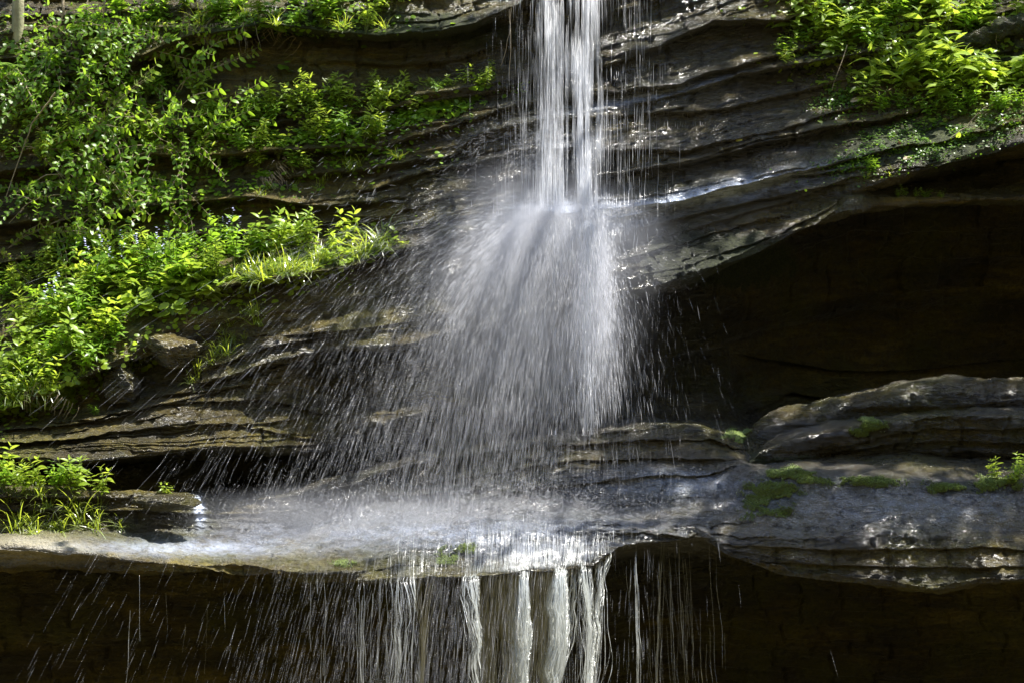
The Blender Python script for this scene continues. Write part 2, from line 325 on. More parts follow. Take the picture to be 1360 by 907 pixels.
wet = np.clip(g2(PX, QY, 760, 330, 190, 420) * 1.3 + g2(PX, QY, 1060, 670, 420, 60) * 1.3 + g2(PX, QY, 560, 680, 330, 60) + g2(PX, QY, 980, 170, 200, 160) * .9 + g2(PX, QY, 330, 500, 260, 90) * .5 + .08, 0, 1)
moss = np.clip(g2(PX, QY, 1235, 190, 150, 42) * .8 + g2(PX, QY, 1000, 350, 120, 40) * .42 + g2(PX, QY, 1035, 655, 60, 42) * .8 + g2(PX, QY, 430, 35, 260, 28) * .75 + g2(PX, QY, 930, 345, 120, 45) * .75 + g2(PX, QY, 980, 210, 120, 60) * .35 + g2(PX, QY, 640, 60, 120, 40) * .35
      + g2(PX, QY, 70, 730, 130, 20) * .45 + g2(PX, QY, 560, 740, 70, 16) * .45 + g2(PX, QY, 150, 250, 330, 140) * .45 + g2(PX, QY, 120, 430, 230, 60) * .5
      + g2(PX, QY, 1290, 60, 140, 60) * .7 + g2(PX, QY, 1270, 648, 90, 12) * .7 + g2(PX, QY, 1140, 640, 50, 7) * .6 + g2(PX, QY, 60, 570, 200, 30) * .25, 0, .8)
pale = np.clip(g2(PX, QY, 40, 728, 75, 18) * 1.2, 0, 1) * np.where(QY < 752, 1, 0)  # sunlit left end of the ledge, its brightness painted into the rock colour
foam_sheen = np.clip(g2(PX, QY, 560, 705, 300, 24) * .42 + g2(PX, QY, 700, 735, 110, 22) * .2 + g2(PX, QY, 250, 728, 160, 12) * .45 + g2(PX, QY, 755, 285, 80, 22) * .9 + g2(PX, QY + (PX - 960) * .22, 960, 256, 150, 14) * .85 + g2(PX, QY, 740, 200, 60, 30) * .3 + g2(PX, QY, 1170, 672, 280, 32) * .26 + g2(PX, QY, 880, 640, 120, 20) * .4 + g2(PX, QY, 266, 676, 7, 20) * 1.2 + g2(PX, QY + (PX - 850) * .2, 850, 130, 120, 9) * .5, 0, 1)  # foam where water breaks; painted sky sheen on right shelf and band beside fall
cliff = mesh_np('cliff', V.reshape(-1, 3), F, ROCK, attrs={'wet': wet, 'moss': moss, 'pale': pale, 'foam_sheen': foam_sheen})
tag(cliff, 'layered dark wet sandstone cliff with tilted beds, ledges and a deep hollow', 'cliff', kind='structure')
print('cliff', V.shape)
# coarse copy for placing things by ray
cs = 3
Vc = V[::cs, ::cs]; nr, nc = Vc.shape[:2]; idx = np.arange(nr * nc).reshape(nr, nc)
Fc = np.stack([idx[:-1, :-1], idx[:-1, 1:], idx[1:, 1:], idx[1:, :-1]], -1).reshape(-1, 4)
bv_v = [tuple(p) for p in Vc.reshape(-1, 3).tolist()]; bv_f = Fc.tolist()
BV = BVHTree.FromPolygons(bv_v, bv_f)
def hit(px, py):
    x, y, z = at(px, py, 0.0); d = (Vector((float(x), float(y), float(z))) - CAM).normalized()
    p, n, i, dist = BV.ray_cast(CAM, d)
    if p is None: return None, None
    if n.dot(d) > 0: n = -n
    return p, n
def drop(p):
    q, n, i, d = BV.ray_cast(Vector(p) + Vector((0, 0, .02)), Vector((0, 0, -1)))
    return q if q is not None else Vector(p)

# ------------------------------------------------------------------ mossy slab block standing on the ledge at the right
srows = [
 [(960,650,.4),(1000,650,.4),(Rr,655,.4)],
 [(960,645,.15),(990,642,.15),(1060,628,.2),(1100,632,.2),(1200,632,.25),(1300,636,.3),(1360,640,.3),(Rr,640,.3)],
 [(960,640,-.2),(985,636,-.22),(1010,622,-.22),(1060,612,-.2),(1100,606,-.1),(1200,598,-.12),(1300,600,-.12),(1360,600,-.12),(Rr,600,-.12)],
 [(960,632,-.2),(988,622,-.25),(1010,600,-.25),(1060,582,-.25),(1120,571,-.25),(1190,558,-.25),(1230,550,-.25),(1300,550,-.22),(1360,552,-.22),(Rr,552,-.2)],
 [(960,630,-.1),(988,612,-.1),(1010,592,-.05),(1060,574,-.02),(1120,563,-.02),(1190,549,-.02),(1230,543,-.02),(1300,541,0),(1360,543,0),(Rr,543,0)],
 [(960,628,.0),(988,600,-.02),(1005,575,-.04),(1060,556,-.05),(1120,542,-.05),(1190,526,-.04),(1250,520,-.03),(1360,520,-.03),(Rr,520,-.03)],
 [(960,626,.05),(988,592,.0),(1003,570,.0),(1030,555,.0),(1060,546,.0),(1130,529,.0),(1200,513,.0),(1250,508,.0),(1360,507,.0),(Rr,506,.0)],
 [(960,626,.3),(988,592,.4),(1003,570,.5),(1030,554,.55),(1060,545,.6),(1130,528,.6),(1200,512,.6),(1250,507,.6),(1360,506,.6),(Rr,505,.6)],
 [(960,640,.5),(1003,620,.9),(1200,600,.9),(1360,600,.9),(Rr,600,.9)],
]
sfe = [(F_((1100,600),(1200,588),(1300,585),(1400,588)), .05, 12, 8), (F_((1060,596),(1130,585),(1230,570),(1400,566)), .03, 8, 6)]
sseg = [(0,.5),(.3,.6),(.7,1),(.1,.6),(.6,1),(.3,.6),(.0,.4),(0,.3)]
Vs, Fs, PXs, QYs, Ss = build_sheet('s', srows, sfe, 960, Rr, 1.6 / QUAL, 41, ROCK, 0.05, sseg, None, y_step=1.2 / QUAL, flow=flow)
s_m = np.clip(g2(PXs, QYs, 1000, 590, 25, 40) * .5 + g2(PXs, QYs, 1060, 615, 60, 14) * .8, 0, .8)
edge = np.clip(g2(PXs, QYs, 1100, 575, 110, 14), 0, 1)
slab = mesh_np('rock_slab', Vs.reshape(-1, 3), Fs, ROCK, attrs={'wet': .55 + .4 * edge, 'moss': s_m, 'pale': 0 * s_m})
tag(slab, 'long dark wavy rock slab lying on the right ledge below the cave', 'rock slab')

# ------------------------------------------------------------------ stream bed, opposite bank
def soil_material(name, c1, c2, sc=3):
    t = NT(name); p = t.pos()
    col = t.ramp(t.noise(p, sc, 8, 0.7), [(0.35, c1), (0.65, c2)])
    bmp = t.node('Bump', {'Height': t.noise(p, sc * 6, 5, 0.7), 'Distance': 0.1, 'Strength': 0.8})
    t.surf(t.node('BsdfPrincipled', {'Base Color': col, 'Roughness': 0.9, 'Normal': bmp.outputs[0]}).outputs[0]); return t.m
gx = np.linspace(-60, 60, 121); gy = np.linspace(-60, 3, 90); GX, GY = np.meshgrid(gx, gy)
GZ = -0.3 + 0.3 * fbm(GX * .5, GY * .5, 0 * GX, 4, 3) + np.clip(-GY - 15, 0, 16) * 1.15 + np.clip(-GY - 31, 0, 60) * .25 + .8 * fbm(GX * .15, GY * .15, 0 * GX, 3, 8) * np.clip(-GY - 15, 0, 10) * .5
GZ += np.clip(np.abs(GX) - 14, 0, 30) * 0.5 * np.clip((3-GY)/10,0,1)
idx = np.arange(GX.size).reshape(GX.shape)
F = np.stack([idx[:-1, :-1], idx[:-1, 1:], idx[1:, 1:], idx[1:, :-1]], -1).reshape(-1, 4)
gr = mesh_np('ground', np.stack([GX, GY, GZ], -1).reshape(-1, 3), F, soil_material('leafy_soil', (0.045, 0.045, 0.012), (0.15, 0.115, 0.05), 1.2))
tag(gr, 'dark leafy stream bank rising opposite the cliff', 'ground', kind='structure')
# ------------------------------------------------------------------ depth of the visible rock, for water that follows it
dpx = np.arange(-60, 1421, 6.0); dpy = np.arange(-160, 911, 4.0)
BV2 = BV
sv = [tuple(p) for p in Vs[::3, ::3].reshape(-1, 3).tolist()]; n1_, n2_ = Vs[::3, ::3].shape[:2]; si = np.arange(n1_ * n2_).reshape(n1_, n2_)
BS = BVHTree.FromPolygons(sv, np.stack([si[:-1, :-1], si[:-1, 1:], si[1:, 1:], si[1:, :-1]], -1).reshape(-1, 4).tolist())
def hit_any(px, py):
    x, y, z = at(px, py, 0.0); d = (Vector((float(x), float(y), float(z))) - CAM).normalized()
    best = None
    for B in (BV, BS):
        p, n, i, dist = B.ray_cast(CAM, d)
        if p is not None and (best is None or dist < best[2]): best = (p, n if n.dot(d) < 0 else -n, dist)
    return best
DM = np.full((len(dpy), len(dpx)), 1.0)
for i, qy in enumerate(dpy):
    for j, qx in enumerate(dpx):
        h = hit_any(qx, qy)
        if h: DM[i, j] = h[0].y
def depth(px, py):
    i = np.clip((np.asarray(py) + 160) / 4.0, 0, len(dpy) - 1.001); j = np.clip((np.asarray(px) + 60) / 6.0, 0, len(dpx) - 1.001)
    i0 = i.astype(int); j0 = j.astype(int); fi = i - i0; fj = j - j0
    return (DM[i0, j0] * (1 - fi) * (1 - fj) + DM[i0 + 1, j0] * fi * (1 - fj) + DM[i0, j0 + 1] * (1 - fi) * fj + DM[i0 + 1, j0 + 1] * fi * fj)

# ------------------------------------------------------------------ water
def water_material(name, col=(0.86, 0.89, 0.93), alpha=1.0, gl=0.25):
    t = NT(name)
    d = t.node('BsdfDiffuse', {'Color': col + (1,)}); tr = t.node('BsdfTranslucent', {'Color': col + (1,)})
    m = t.node('MixShader', {0: 0.62, 1: d.outputs[0], 2: tr.outputs[0]})
    g = t.node('BsdfGlossy', {'Color': (1, 1, 1, 1), 'Roughness': 0.25})
    m2 = t.node('MixShader', {0: gl, 1: m.outputs[0], 2: g.outputs[0]})
    if alpha < 1:
        tp = t.node('BsdfTransparent'); m2 = t.node('MixShader', {0: alpha, 1: tp.outputs[0], 2: m2.outputs[0]})
    t.surf(m2.outputs[0]); return t.m
W_STREAM = water_material('falling_water', (0.88, 0.91, 0.97), 0.42, 0.2)
W_DROP = water_material('flying_drops', (0.90, 0.92, 0.99), 0.29, 0.2)
W_LOW = water_material('pouring_water', (0.93, 0.96, 0.92), 0.58, 0.3)

def spindles(P0, P1, r):
    n = len(P0); ax = P1 - P0; ln = np.linalg.norm(ax, axis=1, keepdims=True); ax = ax / np.maximum(ln, 1e-6)
    ref = np.where(np.abs(ax[:, 1:2]) > .9, np.array([[1., 0, 0]]), np.array([[0, 1., 0]]))
    a = np.cross(ax, ref); a /= np.linalg.norm(a, axis=1, keepdims=True); b = np.cross(ax, a); M = P0 + (P1 - P0) * 0.55
    V = np.zeros((n, 5, 3)); V[:, 0] = P0; V[:, 4] = P1
    for k in range(3):
        th = k * 2.0944; V[:, 1 + k] = M + (a * math.cos(th) + b * math.sin(th)) * r[:, None]
    f = np.array([[0, 1, 2], [0, 2, 3], [0, 3, 1], [4, 2, 1], [4, 3, 2], [4, 1, 3]])
    return V.reshape(-1, 3), (np.arange(n)[:, None, None] * 5 + f).reshape(-1, 3)
def tubes(P, r, flat=1.0):
    """P (n,k,3) centre lines, r (n,k) radii"""
    n, k, _ = P.shape; ax = np.gradient(P, axis=1); ax /= np.maximum(np.linalg.norm(ax, axis=2, keepdims=True), 1e-6)
    ref = np.where(np.abs(ax[..., 1:2]) > .9, np.array([0., 0, 1.]), np.array([0, 1., 0])) * np.ones_like(ax)
    a = np.cross(ax, ref); a /= np.maximum(np.linalg.norm(a, axis=2, keepdims=True), 1e-6); b = np.cross(ax, a) * flat
    V = np.zeros((n, k, 4, 3))
    for q in range(4):
        th = q * math.pi / 2; V[:, :, q] = P + (a * math.cos(th) + b * math.sin(th)) * r[..., None]
    base = (np.arange(n)[:, None] * k + np.arange(k - 1)[None, :]) * 4
    F = [np.stack([base + q, base + (q + 1) % 4, base + 4 + (q + 1) % 4, base + 4 + q], -1).reshape(-1, 4) for q in range(4)]
    return V.reshape(-1, 3), np.concatenate(F)
def xyz(px, py, Y): return np.stack(at(px, py, Y), -1)
rng = np.random.RandomState(7)

def fall_paths(px, py0, py1, k, gap=0.03, spread=0.0, drift=None):
    """water leaving the rock and falling past its outermost ledges; px,py0,py1 arrays (n)"""
    n = len(px); t = np.linspace(0, 1, k)[None, :]; full = np.linspace(-150, 1, 2)
    PY = py0[:, None] + (py1 - py0)[:, None] * t; PXX = px[:, None] + (0 if drift is None else drift[:, None] * t)
    ys = np.arange(-150, 900, 6.0)
    G = depth(px[:, None] + 0 * ys[None, :], ys[None, :] + 0 * px[:, None])
    G = np.where(ys[None, :] < 640, G, 99); CM = np.minimum.accumulate(G, axis=1)
    Y = np.stack([np.interp(PY[i], ys, CM[i]) for i in range(n)]) - gap - spread * rng.rand(n)[:, None]
    return PXX, PY, Y
def streak_field(centres, n, py0, py1, len_px, rad, gap=0.03, spread=0.08):
    c = np.array([q[0] for q in centres]); s = np.array([q[1] for q in centres]); w = np.array([q[2] for q in centres], float); w /= w.sum()
    k = rng.choice(len(c), n, p=w); px = c[k] + rng.randn(n) * s[k]
    a = py0 + (py1 - py0) * rng.rand(n); L_ = len_px * (0.4 + rng.rand(n) * 1.1)
    px = px + (px - 768) * np.clip((a - 0) / 300, 0, 1) * 0.15
    kp = (fbm(px * .16, a * .006, 0 * a, 3, 21) + .55 * vnoise(px * .05, a * .02, 0 * a, 23)) > (-.16 + .16 * rng.randn(n)); px = px[kp]; a = a[kp]; L_ = L_[kp]; n = len(px)
    b = np.minimum(a + L_, py1 + 15)
    PXX, PY, Y = fall_paths(px, a, b, 2, gap, spread)
    P = xyz(PXX, PY, Y); return spindles(P[:, 0], P[:, 1], rad * (0.4 + rng.rand(n) ** 2 * 1.3))

wf = empty('waterfall', tuple(xyz(770, 280, .2)))
tag(wf, 'white waterfall dropping from the top of the frame onto the tilted rock ledges', 'waterfall')
def wpart(name, V, F, mat, parent):
    o = mesh_np(name, V, F, mat, parent, smooth=True)
    o.matrix_parent_inverse = Matrix.Translation(parent.location).inverted(); return o
wpart('main_stream', *streak_field([(776, 6, 4), (768, 6, 1.5), (789, 6, 1.6), (781, 11, 1.1)], 4900, -140, 290, 62, .0010), W_STREAM, wf)
wpart('side_stream', *streak_field([(731, 6, 2), (743, 8, 1.6), (724, 4, .7), (756, 9, .8)], 2000, -140, 285, 56, .0009), W_STREAM, wf)
wpart('drizzle', *streak_field([(752, 24, 5), (765, 45, 1.6), (835, 22, .25), (705, 18, .2)], 8000, -140, 280, 38, .0006, spread=.15), W_STREAM, wf)
# small drips off the beds right of the fall
def drips(cx, sx, py0, py1, n, ln, rad):
    px = cx + rng.uniform(-1, 1, n) * sx; a = py0 + rng.rand(n) ** 1.4 * (py1 - py0); b = a + ln * (.4 + rng.rand(n))
    Y = depth(px, 0 * px + py0 - 3)[:, None] - .02 - .03 * rng.rand(n)[:, None]
    P = xyz(np.stack([px, px], 1), np.stack([a, b], 1), Y * np.ones((1, 2))); return spindles(P[:, 0], P[:, 1], rad * (.5 + rng.rand(n)))
parts_ = [drips(838, 28, 84, 118, 60, 24, .0016), drips(876, 40, 130, 190, 140, 16, .0009), drips(880, 60, 160, 265, 260, 18, .0009), drips(850, 30, 100, 150, 70, 20, .001)]
off = 0; VV = []; FF = []
for v_, f_ in parts_: VV.append(v_); FF.append(f_ + off); off += len(v_)
wpart('drip_curtain', np.concatenate(VV), np.concatenate(FF), W_STREAM, wf)
# core that carries on below the splash ledge
wpart('lower_stream', *(lambda q: spindles(q[0], q[1], q[2]))((lambda n: (lambda px, a, L_: (
      xyz(px, a, .02 - .25 * rng.rand(n)), xyz(px + (px - 770) * .05, a + L_, .02 - .25 * rng.rand(n) * 0), .0013 * (.4 + rng.rand(n) * 1.2)))(
      np.concatenate([rng.randn(n * 2 // 3) * 7 + 781, rng.randn(n - n * 2 // 3) * 26 + 765]), 290 + 395 * rng.rand(n) ** 1.5, 22 * (.5 + rng.rand(n))))(1500)), W_STREAM, wf)

# ballistic spray thrown off the splash ledge
def spray(n, src, vx, vy, vz, shutter, rad, tmin=0.0, tmax=0.95):
    px0 = src[0] + rng.randn(n) * src[1]; py0 = src[2] + rng.randn(n) * src[3]
    Y0 = depth(np.clip(px0, 600, 900), py0) - .04
    K = max(12, n // 260); jc = np.stack([vx(K), vy(K), vz(K)], -1); jt = rng.rand(K); js = .10 + .35 * rng.rand(K) ** 2; kk = rng.randint(0, K, n)
    own = rng.rand(n) < .35
    vj = jc[kk] + rng.randn(n, 3) * js[kk][:, None]; vr = np.stack([vx(n), vy(n), vz(n)], -1)
    jx = rng.randn(K) * src[1]; jy = rng.randn(K) * src[3]
    px0 = np.where(own, px0, src[0] + jx[kk] + rng.randn(n) * 4); py0 = np.where(own, py0, src[2] + jy[kk] + rng.randn(n) * 3); Y0 = depth(np.clip(px0, 600, 900), py0) - .04
    p0 = xyz(px0, py0, Y0); v0 = np.where(own[:, None], vr, vj)
    t = tmin + (tmax - tmin) * rng.rand(n); g = np.array([0, 0, -9.81])
    a = p0 + v0 * t[:, None] + .5 * g * t[:, None] ** 2; vv = v0 + g * t[:, None]
    L_ = shutter * (.6 + .8 * rng.rand(n)); b = a + vv * L_[:, None]
    qx, qy = to_px(b[:, 0], b[:, 1], b[:, 2])
    D = depth(qx, np.clip(qy, -150, 900))
    lz = 1.93 - 0.1 * (b[:, 0] + 1)   # level of the ledge
    keep = (b[:, 1] < D - .01) & ~((b[:, 1] > -1.0) & (b[:, 2] < 1.72)) & (b[:, 2] > -.2) & (np.abs(b[:, 0]) < 4)
    return a[keep], b[keep], (rad * np.clip(np.exp(rng.randn(n) * .5 - .15), .3, 2.6))[keep]
N = lambda m, s: (lambda n: m + s * rng.randn(n))
half = lambda m, s: (lambda n: -np.abs(m + s * rng.randn(n)))
sets = [
 spray(19000, (765, 24, 287, 9), N(-.20, .32), half(.5, .35), N(-1.3, .7), .034, .00062),
 spray(29000, (735, 30, 288, 10), N(-.90, .60), half(.6, .4), N(-.6, .6), .034, .00052),
 spray(20000, (720, 30, 278, 14), lambda n: -.3 - rng.exponential(1.1, n), half(.6, .5), N(-.1, .6), .028, .00040),
 spray(7000, (785, 14, 300, 14), N(.22, .35), half(.5, .4), N(-1.2, .8), .024, .0009),
 spray(1000, (790, 20, 285, 14), lambda n: rng.exponential(.55, n), half(1.0, .6), N(0, .8), .028, .0006),
 spray(32000, (790, 10, 322, 26), N(-.08, .35), half(.6, .4), N(-1.0, .7), .022, .0009, 0, .25),
 spray(22000, (712, 20, 290, 9), N(-1.0, .7), half(.6, .4), N(-.5, .6), .022, .0009, 0, .22),
 spray(7000, (755, 36, 283, 7), N(-.3, .9), half(.6, .5), N(.3, .5), .014, .0007, 0, .10),
 spray(4500, (730, 22, 195, 12), N(-.7, .8), half(.4, .3), N(.0, .7), .014, .0007, 0, .35),
 spray(3000, (690, 50, 270, 30), lambda n: -1.2 - rng.exponential(1.0, n), half(.5, .4), N(.4, .8), .016, .0009, .05, .6),
 spray(38000, (740, 60, 290, 20), lambda n: -.4 - rng.exponential(.6, n), half(2.1, .6), N(0.2, .7), .018, .00030, .3, 1.0),
 spray(200, (790, 40, 290, 20), lambda n: .2 + rng.exponential(.4, n), half(2.0, .7), N(0.1, .7), .022, .00045, .3, 1.0),
]
A_ = np.concatenate([s[0] for s in sets]); B_ = np.concatenate([s[1] for s in sets]); R_ = np.concatenate([s[2] for s in sets])
tag(mesh_np('spray', *spindles(A_, B_, R_), W_DROP), 'fine spray of flying water drops fanning out from the splash ledge', 'spray', kind='stuff')
# drops bouncing off the wet ledge
n = 14000; px = 600 + rng.randn(n) * 150; py = 680 - (px - 640) * .03 + rng.randn(n) * 9; Y0 = depth(px, py) - .02
p0 = xyz(px, py, Y0); v0 = np.stack([rng.randn(n) * .7, -np.abs(rng.randn(n)) * .6, np.abs(rng.randn(n)) * .9 + .2], -1); t = .16 * rng.rand(n)
a = p0 + v0 * t[:, None] - np.array([0, 0, 4.9]) * (t ** 2)[:, None]; vv = v0 - np.array([0, 0, 9.81]) * t[:, None]
tag(mesh_np('splash', *spindles(a, a + vv * .012 + np.array([0, 0, .002]), .0011 * (.5 + rng.rand(n))), W_DROP), 'splashing drops bouncing off the wet lower ledge', 'splash', kind='stuff')

# water pouring over the lip of the ledge
LIPX = [-150, 300, 470, 560, 650, 720, 790, 815, 850, 930, 960, 1040, 1240, 1500]; LIPY = [752, 762, 771, 768, 765, 760, 752, 728, 722, 720, 735, 765, 787, 775]
low = empty('lower_waterfall', tuple(xyz(700, 760, -1.05)))
tag(low, 'greenish white water pouring in cords over the lip of the lower ledge', 'waterfall')
def cord(pts, wid, n, rad, top=700, wob=3.0, bottom=960):
    """pts: centre line below the lip in px; n filaments scattered over width wid"""
    pts = np.array(pts, float); k = 44; n = int(n * 1.7); rad = rad * .68
    PYs = np.linspace(0, 1, k)[None, :] * np.ones((n, 1))
    st = top - 12 + rng.rand(n) ** .7 * 64; lt = rng.rand(n) < .6; st = np.where(lt, 765 + rng.rand(n) * 110, st); en = np.where(rng.rand(n) < .45, bottom, np.maximum(st + 30, 780) + rng.rand(n) * 110)
    PY = st[:, None] + (en - st)[:, None] * PYs
    cx = np.interp(PY, pts[:, 1], pts[:, 0]); wd = np.interp(PY, pts[:, 1], pts[:, 2]) * wid
    u = rng.randn(n)[:, None] * .5
    sd = rng.rand(n)[:, None] * 50
    wob = wob * (.45 if wid < 12 or wid > 50 else 1.0)
    PXX = cx + u * wd + wob * 2.2 * vnoise(PY * .017 + sd, sd, 0 * PY, 3) + wob * .4 * vnoise(PY * .06, sd, 0 * PY, 5)
    lip = np.interp(PXX, LIPX, LIPY)
    onr = depth(PXX, np.minimum(PY, lip - 2)) - .012
    below = np.clip(PY - lip, 0, None) / 230.0
    Y = onr - .24 * np.sqrt(below) - .04 * rng.rand(n)[:, None] * (below > 0)
    onrock = np.where(PY < lip - 3, .26, 1.5)
    cs_ = rng.rand() * 60; wk = .25 if wid < 12 or wid > 50 else 1.0; wk2 = wk; PXX = PXX + wk * np.where(PY > lip, 1, .3) * (6.0 * vnoise(PY * .022, PY * 0 + cs_, 0 * PY, 12) + 2.0 * vnoise(PY * .06, PY * 0 + cs_, 0 * PY, 13))
    r = onrock * rad * (.35 + rng.rand(n)[:, None] * 1.1) * (0.5 + .75 * vnoise(PY * .05 + sd * 2, sd, 0 * PY, 8) + .35 * vnoise(PY * .17 + sd * 2, sd, 0 * PY, 9)) * np.sin(np.pi * np.clip(PYs * .97 + .015, 0, 1)) ** .35
    V_, F_2 = tubes(xyz(PXX, PY, Y), np.clip(r, .0004, None), .5)
    return wpart('water_cord', V_, F_2, W_LOW, low)
cord([(552, 700, 1.6), (552, 770, 1.2), (562, 830, .35), (558, 910, .3)], 10, 26, .0028)
cord([(585, 700, 1.5), (576, 770, .8), (565, 825, .3), (559, 910, .3)], 10, 24, .0030)
cord([(535, 700, 1), (532, 780, 1), (528, 910, 1)], 12, 16, .0016)
cord([(655, 700, 1.3), (650, 765, 1), (648, 820, .7), (643, 860, .4), (647, 910, .35)], 26, 80, .0036)
cord([(640, 700, 1.3), (635, 765, 1), (634, 820, .9), (640, 910, .9)], 14, 30, .0022)
cord([(690, 690, 1.5), (688, 765, 1), (690, 820, .8), (688, 860, .5), (680, 910, .4)], 24, 80, .0036)
cord([(715, 690, 1.3), (712, 765, 1), (706, 830, .6), (692, 910, .35)], 18, 50, .0034)
cord([(745, 690, 1.6), (738, 765, 1), (735, 830, .8), (732, 910, .45)], 26, 110, .0040)
cord([(765, 690, 1.0), (752, 765, .8), (745, 840, .6), (738, 910, .4)], 14, 50, .0036)
cord([(775, 695, 1), (772, 750, .8), (784, 830, .35), (781, 910, .3)], 10, 24, .0026)
cord([(808, 700, 1), (801, 750, .8), (789, 820, .4), (784, 910, .35)], 12, 34, .0030)
cord([(795, 700, 1), (790, 750, 1.2), (790, 910, 1.2)], 14, 22, .0016)
cord([(843, 705, 1), (843, 730, 1), (846, 790, 1), (848, 910, 1.2)], 3, 7, .0020)
cord([(880, 706, 1), (880, 730, 1), (877, 790, 1.2), (872, 910, 1.4)], 3, 6, .0018)
cord([(690, 690, 1), (690, 910, 1)], 120, 80, .0013)
cord([(690, 690, 1), (688, 765, 1), (690, 850, .8), (690, 910, .7)], 62, 230, .0030, bottom=850)
cord([(500, 740, 1), (500, 910, 1)], 90, 26, .0009, top=745)
cord([(900, 715, 1), (910, 910, 1)], 60, 20, .0009, top=718)
for cx_ in (171, 186, 222, 244, 275, 300): cord([(cx_, 740, 1), (cx_ - 2, 910, 1)], 1, 1, .0012, top=750, bottom=820 + rng.rand() * 70)
# running film and foam on the splash rock: short filaments that hug the surface
def film(cx, sx, cy_, sy, n, ln, rad, slope=0.0):
    px = cx + rng.randn(n) * sx; py = cy_ + rng.randn(n) * sy + (px - cx) * slope; k = 5; t = np.linspace(0, 1, k)[None, :]
    PY = py[:, None] + ln * (.5 + rng.rand(n))[:, None] * t; PXX = px[:, None] + 2 * vnoise(PY * .05, px[:, None], 0 * PY, 4)
    return tubes(xyz(PXX, PY, depth(PXX, PY) - .008 - .01 * rng.rand(n)[:, None]), rad * (.4 + rng.rand(n)[:, None]) * np.sin(np.pi * (t * .9 + .05)), .6)
tag(wpart('running_film', *film(705, 45, 715, 14, 300, 26, .0010), W_STREAM, low), kind='stuff')
tag(wpart('running_film', *film(770, 40, 285, 16, 700, 16, .0018, -.1), W_STREAM, wf), kind='stuff')

# soft mist where the water breaks
def mist(c, s, dens, lab, rot=0.0, fo=1.6):
    bm = bmesh.new(); bmesh.ops.create_icosphere(bm, subdivisions=3, radius=1.0); me = bpy.data.meshes.new('mist'); bm.to_mesh(me); bm.free()
    o = bpy.data.objects.new('mist', me); C.objects.link(o); o.location = c; o.scale = s; o.rotation_euler = (0, rot, 0)
    t = NT('mist_air'); tc = t.node('TexCoord').outputs['Object']
    ln = t.node('VectorMath', {0: tc}, operation='LENGTH').outputs['Value']
    f = t.math('POWER', t.math('SUBTRACT', 1.0, ln, True), fo)
    nn = t.ramp(t.noise(t.pos((1, 1, .6)), 5.0, 3, .6), [(.3, .15), (.7, 1.5)])
    f = t.math('MULTIPLY', t.math('MULTIPLY', f, dens), nn)
    v = t.node('VolumePrincipled', {'Color': (.93, .95, 1, 1), 'Density': f, 'Anisotropy': 0.2})
    t.t.links.new(v.outputs[0], t.out.inputs['Volume']); me.materials.append(t.m)
    return tag(o, lab, 'mist', kind='stuff')
mist(xyz(755, 300, .02), (.9, .45, .42), 2.6, 'bright mist where the fall strikes the tilted ledge', R(18), 2.0)
mist(xyz(700, 400, -.1), (.9, .45, .85), 1.7, 'thin mist hanging in the fan of spray', R(14), 1.8)
mist(xyz(600, 694, -.35), (1.9, .6, .25), 3.4, 'low mist over the wet lower ledge', R(2), 1.8)
# ------------------------------------------------------------------ plants
def leaf_material(name, c, tr, var=0.35, gl=0.10, tfrac=0.5):
    t = NT(name); v = t.attr('tone'); rnd = t.node('ObjectInfo').outputs['Random']
    k = t.math('ADD', t.math('MULTIPLY', v, var * 2), t.math('MULTIPLY', rnd, var)); k = t.math('SUBTRACT', k, var * .75)
    def shade(col):
        return t.mix(t.math('ADD', k, 0.35, True), tuple(x * .55 for x in col), (min(1, col[0] * 1.6), min(1, col[1] * 1.25), col[2] * 1.3))
    d = t.node('BsdfDiffuse', {'Color': shade(c)}); r = t.node('BsdfTranslucent', {'Color': shade(tr)})
    m = t.node('MixShader', {0: tfrac, 1: d.outputs[0], 2: r.outputs[0]})
    g = t.node('BsdfGlossy', {'Color': (1, 1, 1, 1), 'Roughness': 0.35}); fr = t.node('Fresnel', {'IOR': 1.4})
    m2 = t.node('MixShader', {0: t.math('MULTIPLY', t.math('ADD', fr.outputs[0], .02), gl * 10, True), 1: m.outputs[0], 2: g.outputs[0]})
    t.surf(m2.outputs[0]); return t.m
LEAF = leaf_material('green_leaf', (0.115, 0.25, 0.018), (0.36, 0.70, 0.04), gl=.03)
LEAF_D = leaf_material('dark_green_leaf', (0.075, 0.18, 0.014), (0.24, 0.52, 0.025), gl=.04)
LEAF_B = leaf_material('bright_leaf', (0.17, 0.30, 0.025), (0.52, 0.82, 0.07), gl=.04)
GRASS = leaf_material('grass_blade', (0.17, 0.27, 0.03), (0.48, 0.70, 0.06), gl=.03)
def plain(name, col, rough=.8, sc=20, dark=.5):
    t = NT(name); p = t.pos(obj=True)
    c = t.ramp(t.noise(p, sc, 4, .7), [(.35, tuple(x * dark for x in col)), (.65, col)])
    b = t.node('Bump', {'Height': t.noise(p, sc * 3, 3, .7), 'Distance': .01, 'Strength': .6})
    t.surf(t.node('BsdfPrincipled', {'Base Color': c, 'Roughness': rough, 'Normal': b.outputs[0]}).outputs[0]); return t.m
STEM = plain('green_stem', (0.13, 0.17, 0.04)); ROOT = plain('dry_root', (0.42, 0.34, 0.22)); BARK = plain('bark', (0.16, 0.16, 0.07), .9, 14); BARK_P = plain('pale_bark', (0.46, 0.44, 0.26), .9, 9, .6)
PETAL = plain('pale_petal', (0.50, 0.52, 0.80), .6); DEAD = plain('dead_leaf', (0.45, 0.20, 0.08), .7); YEL = plain('yellow_leaf', (0.60, 0.50, 0.06), .6); TAN = plain('tan_leaf', (0.5, 0.38, 0.25), .7)
MOSS = None
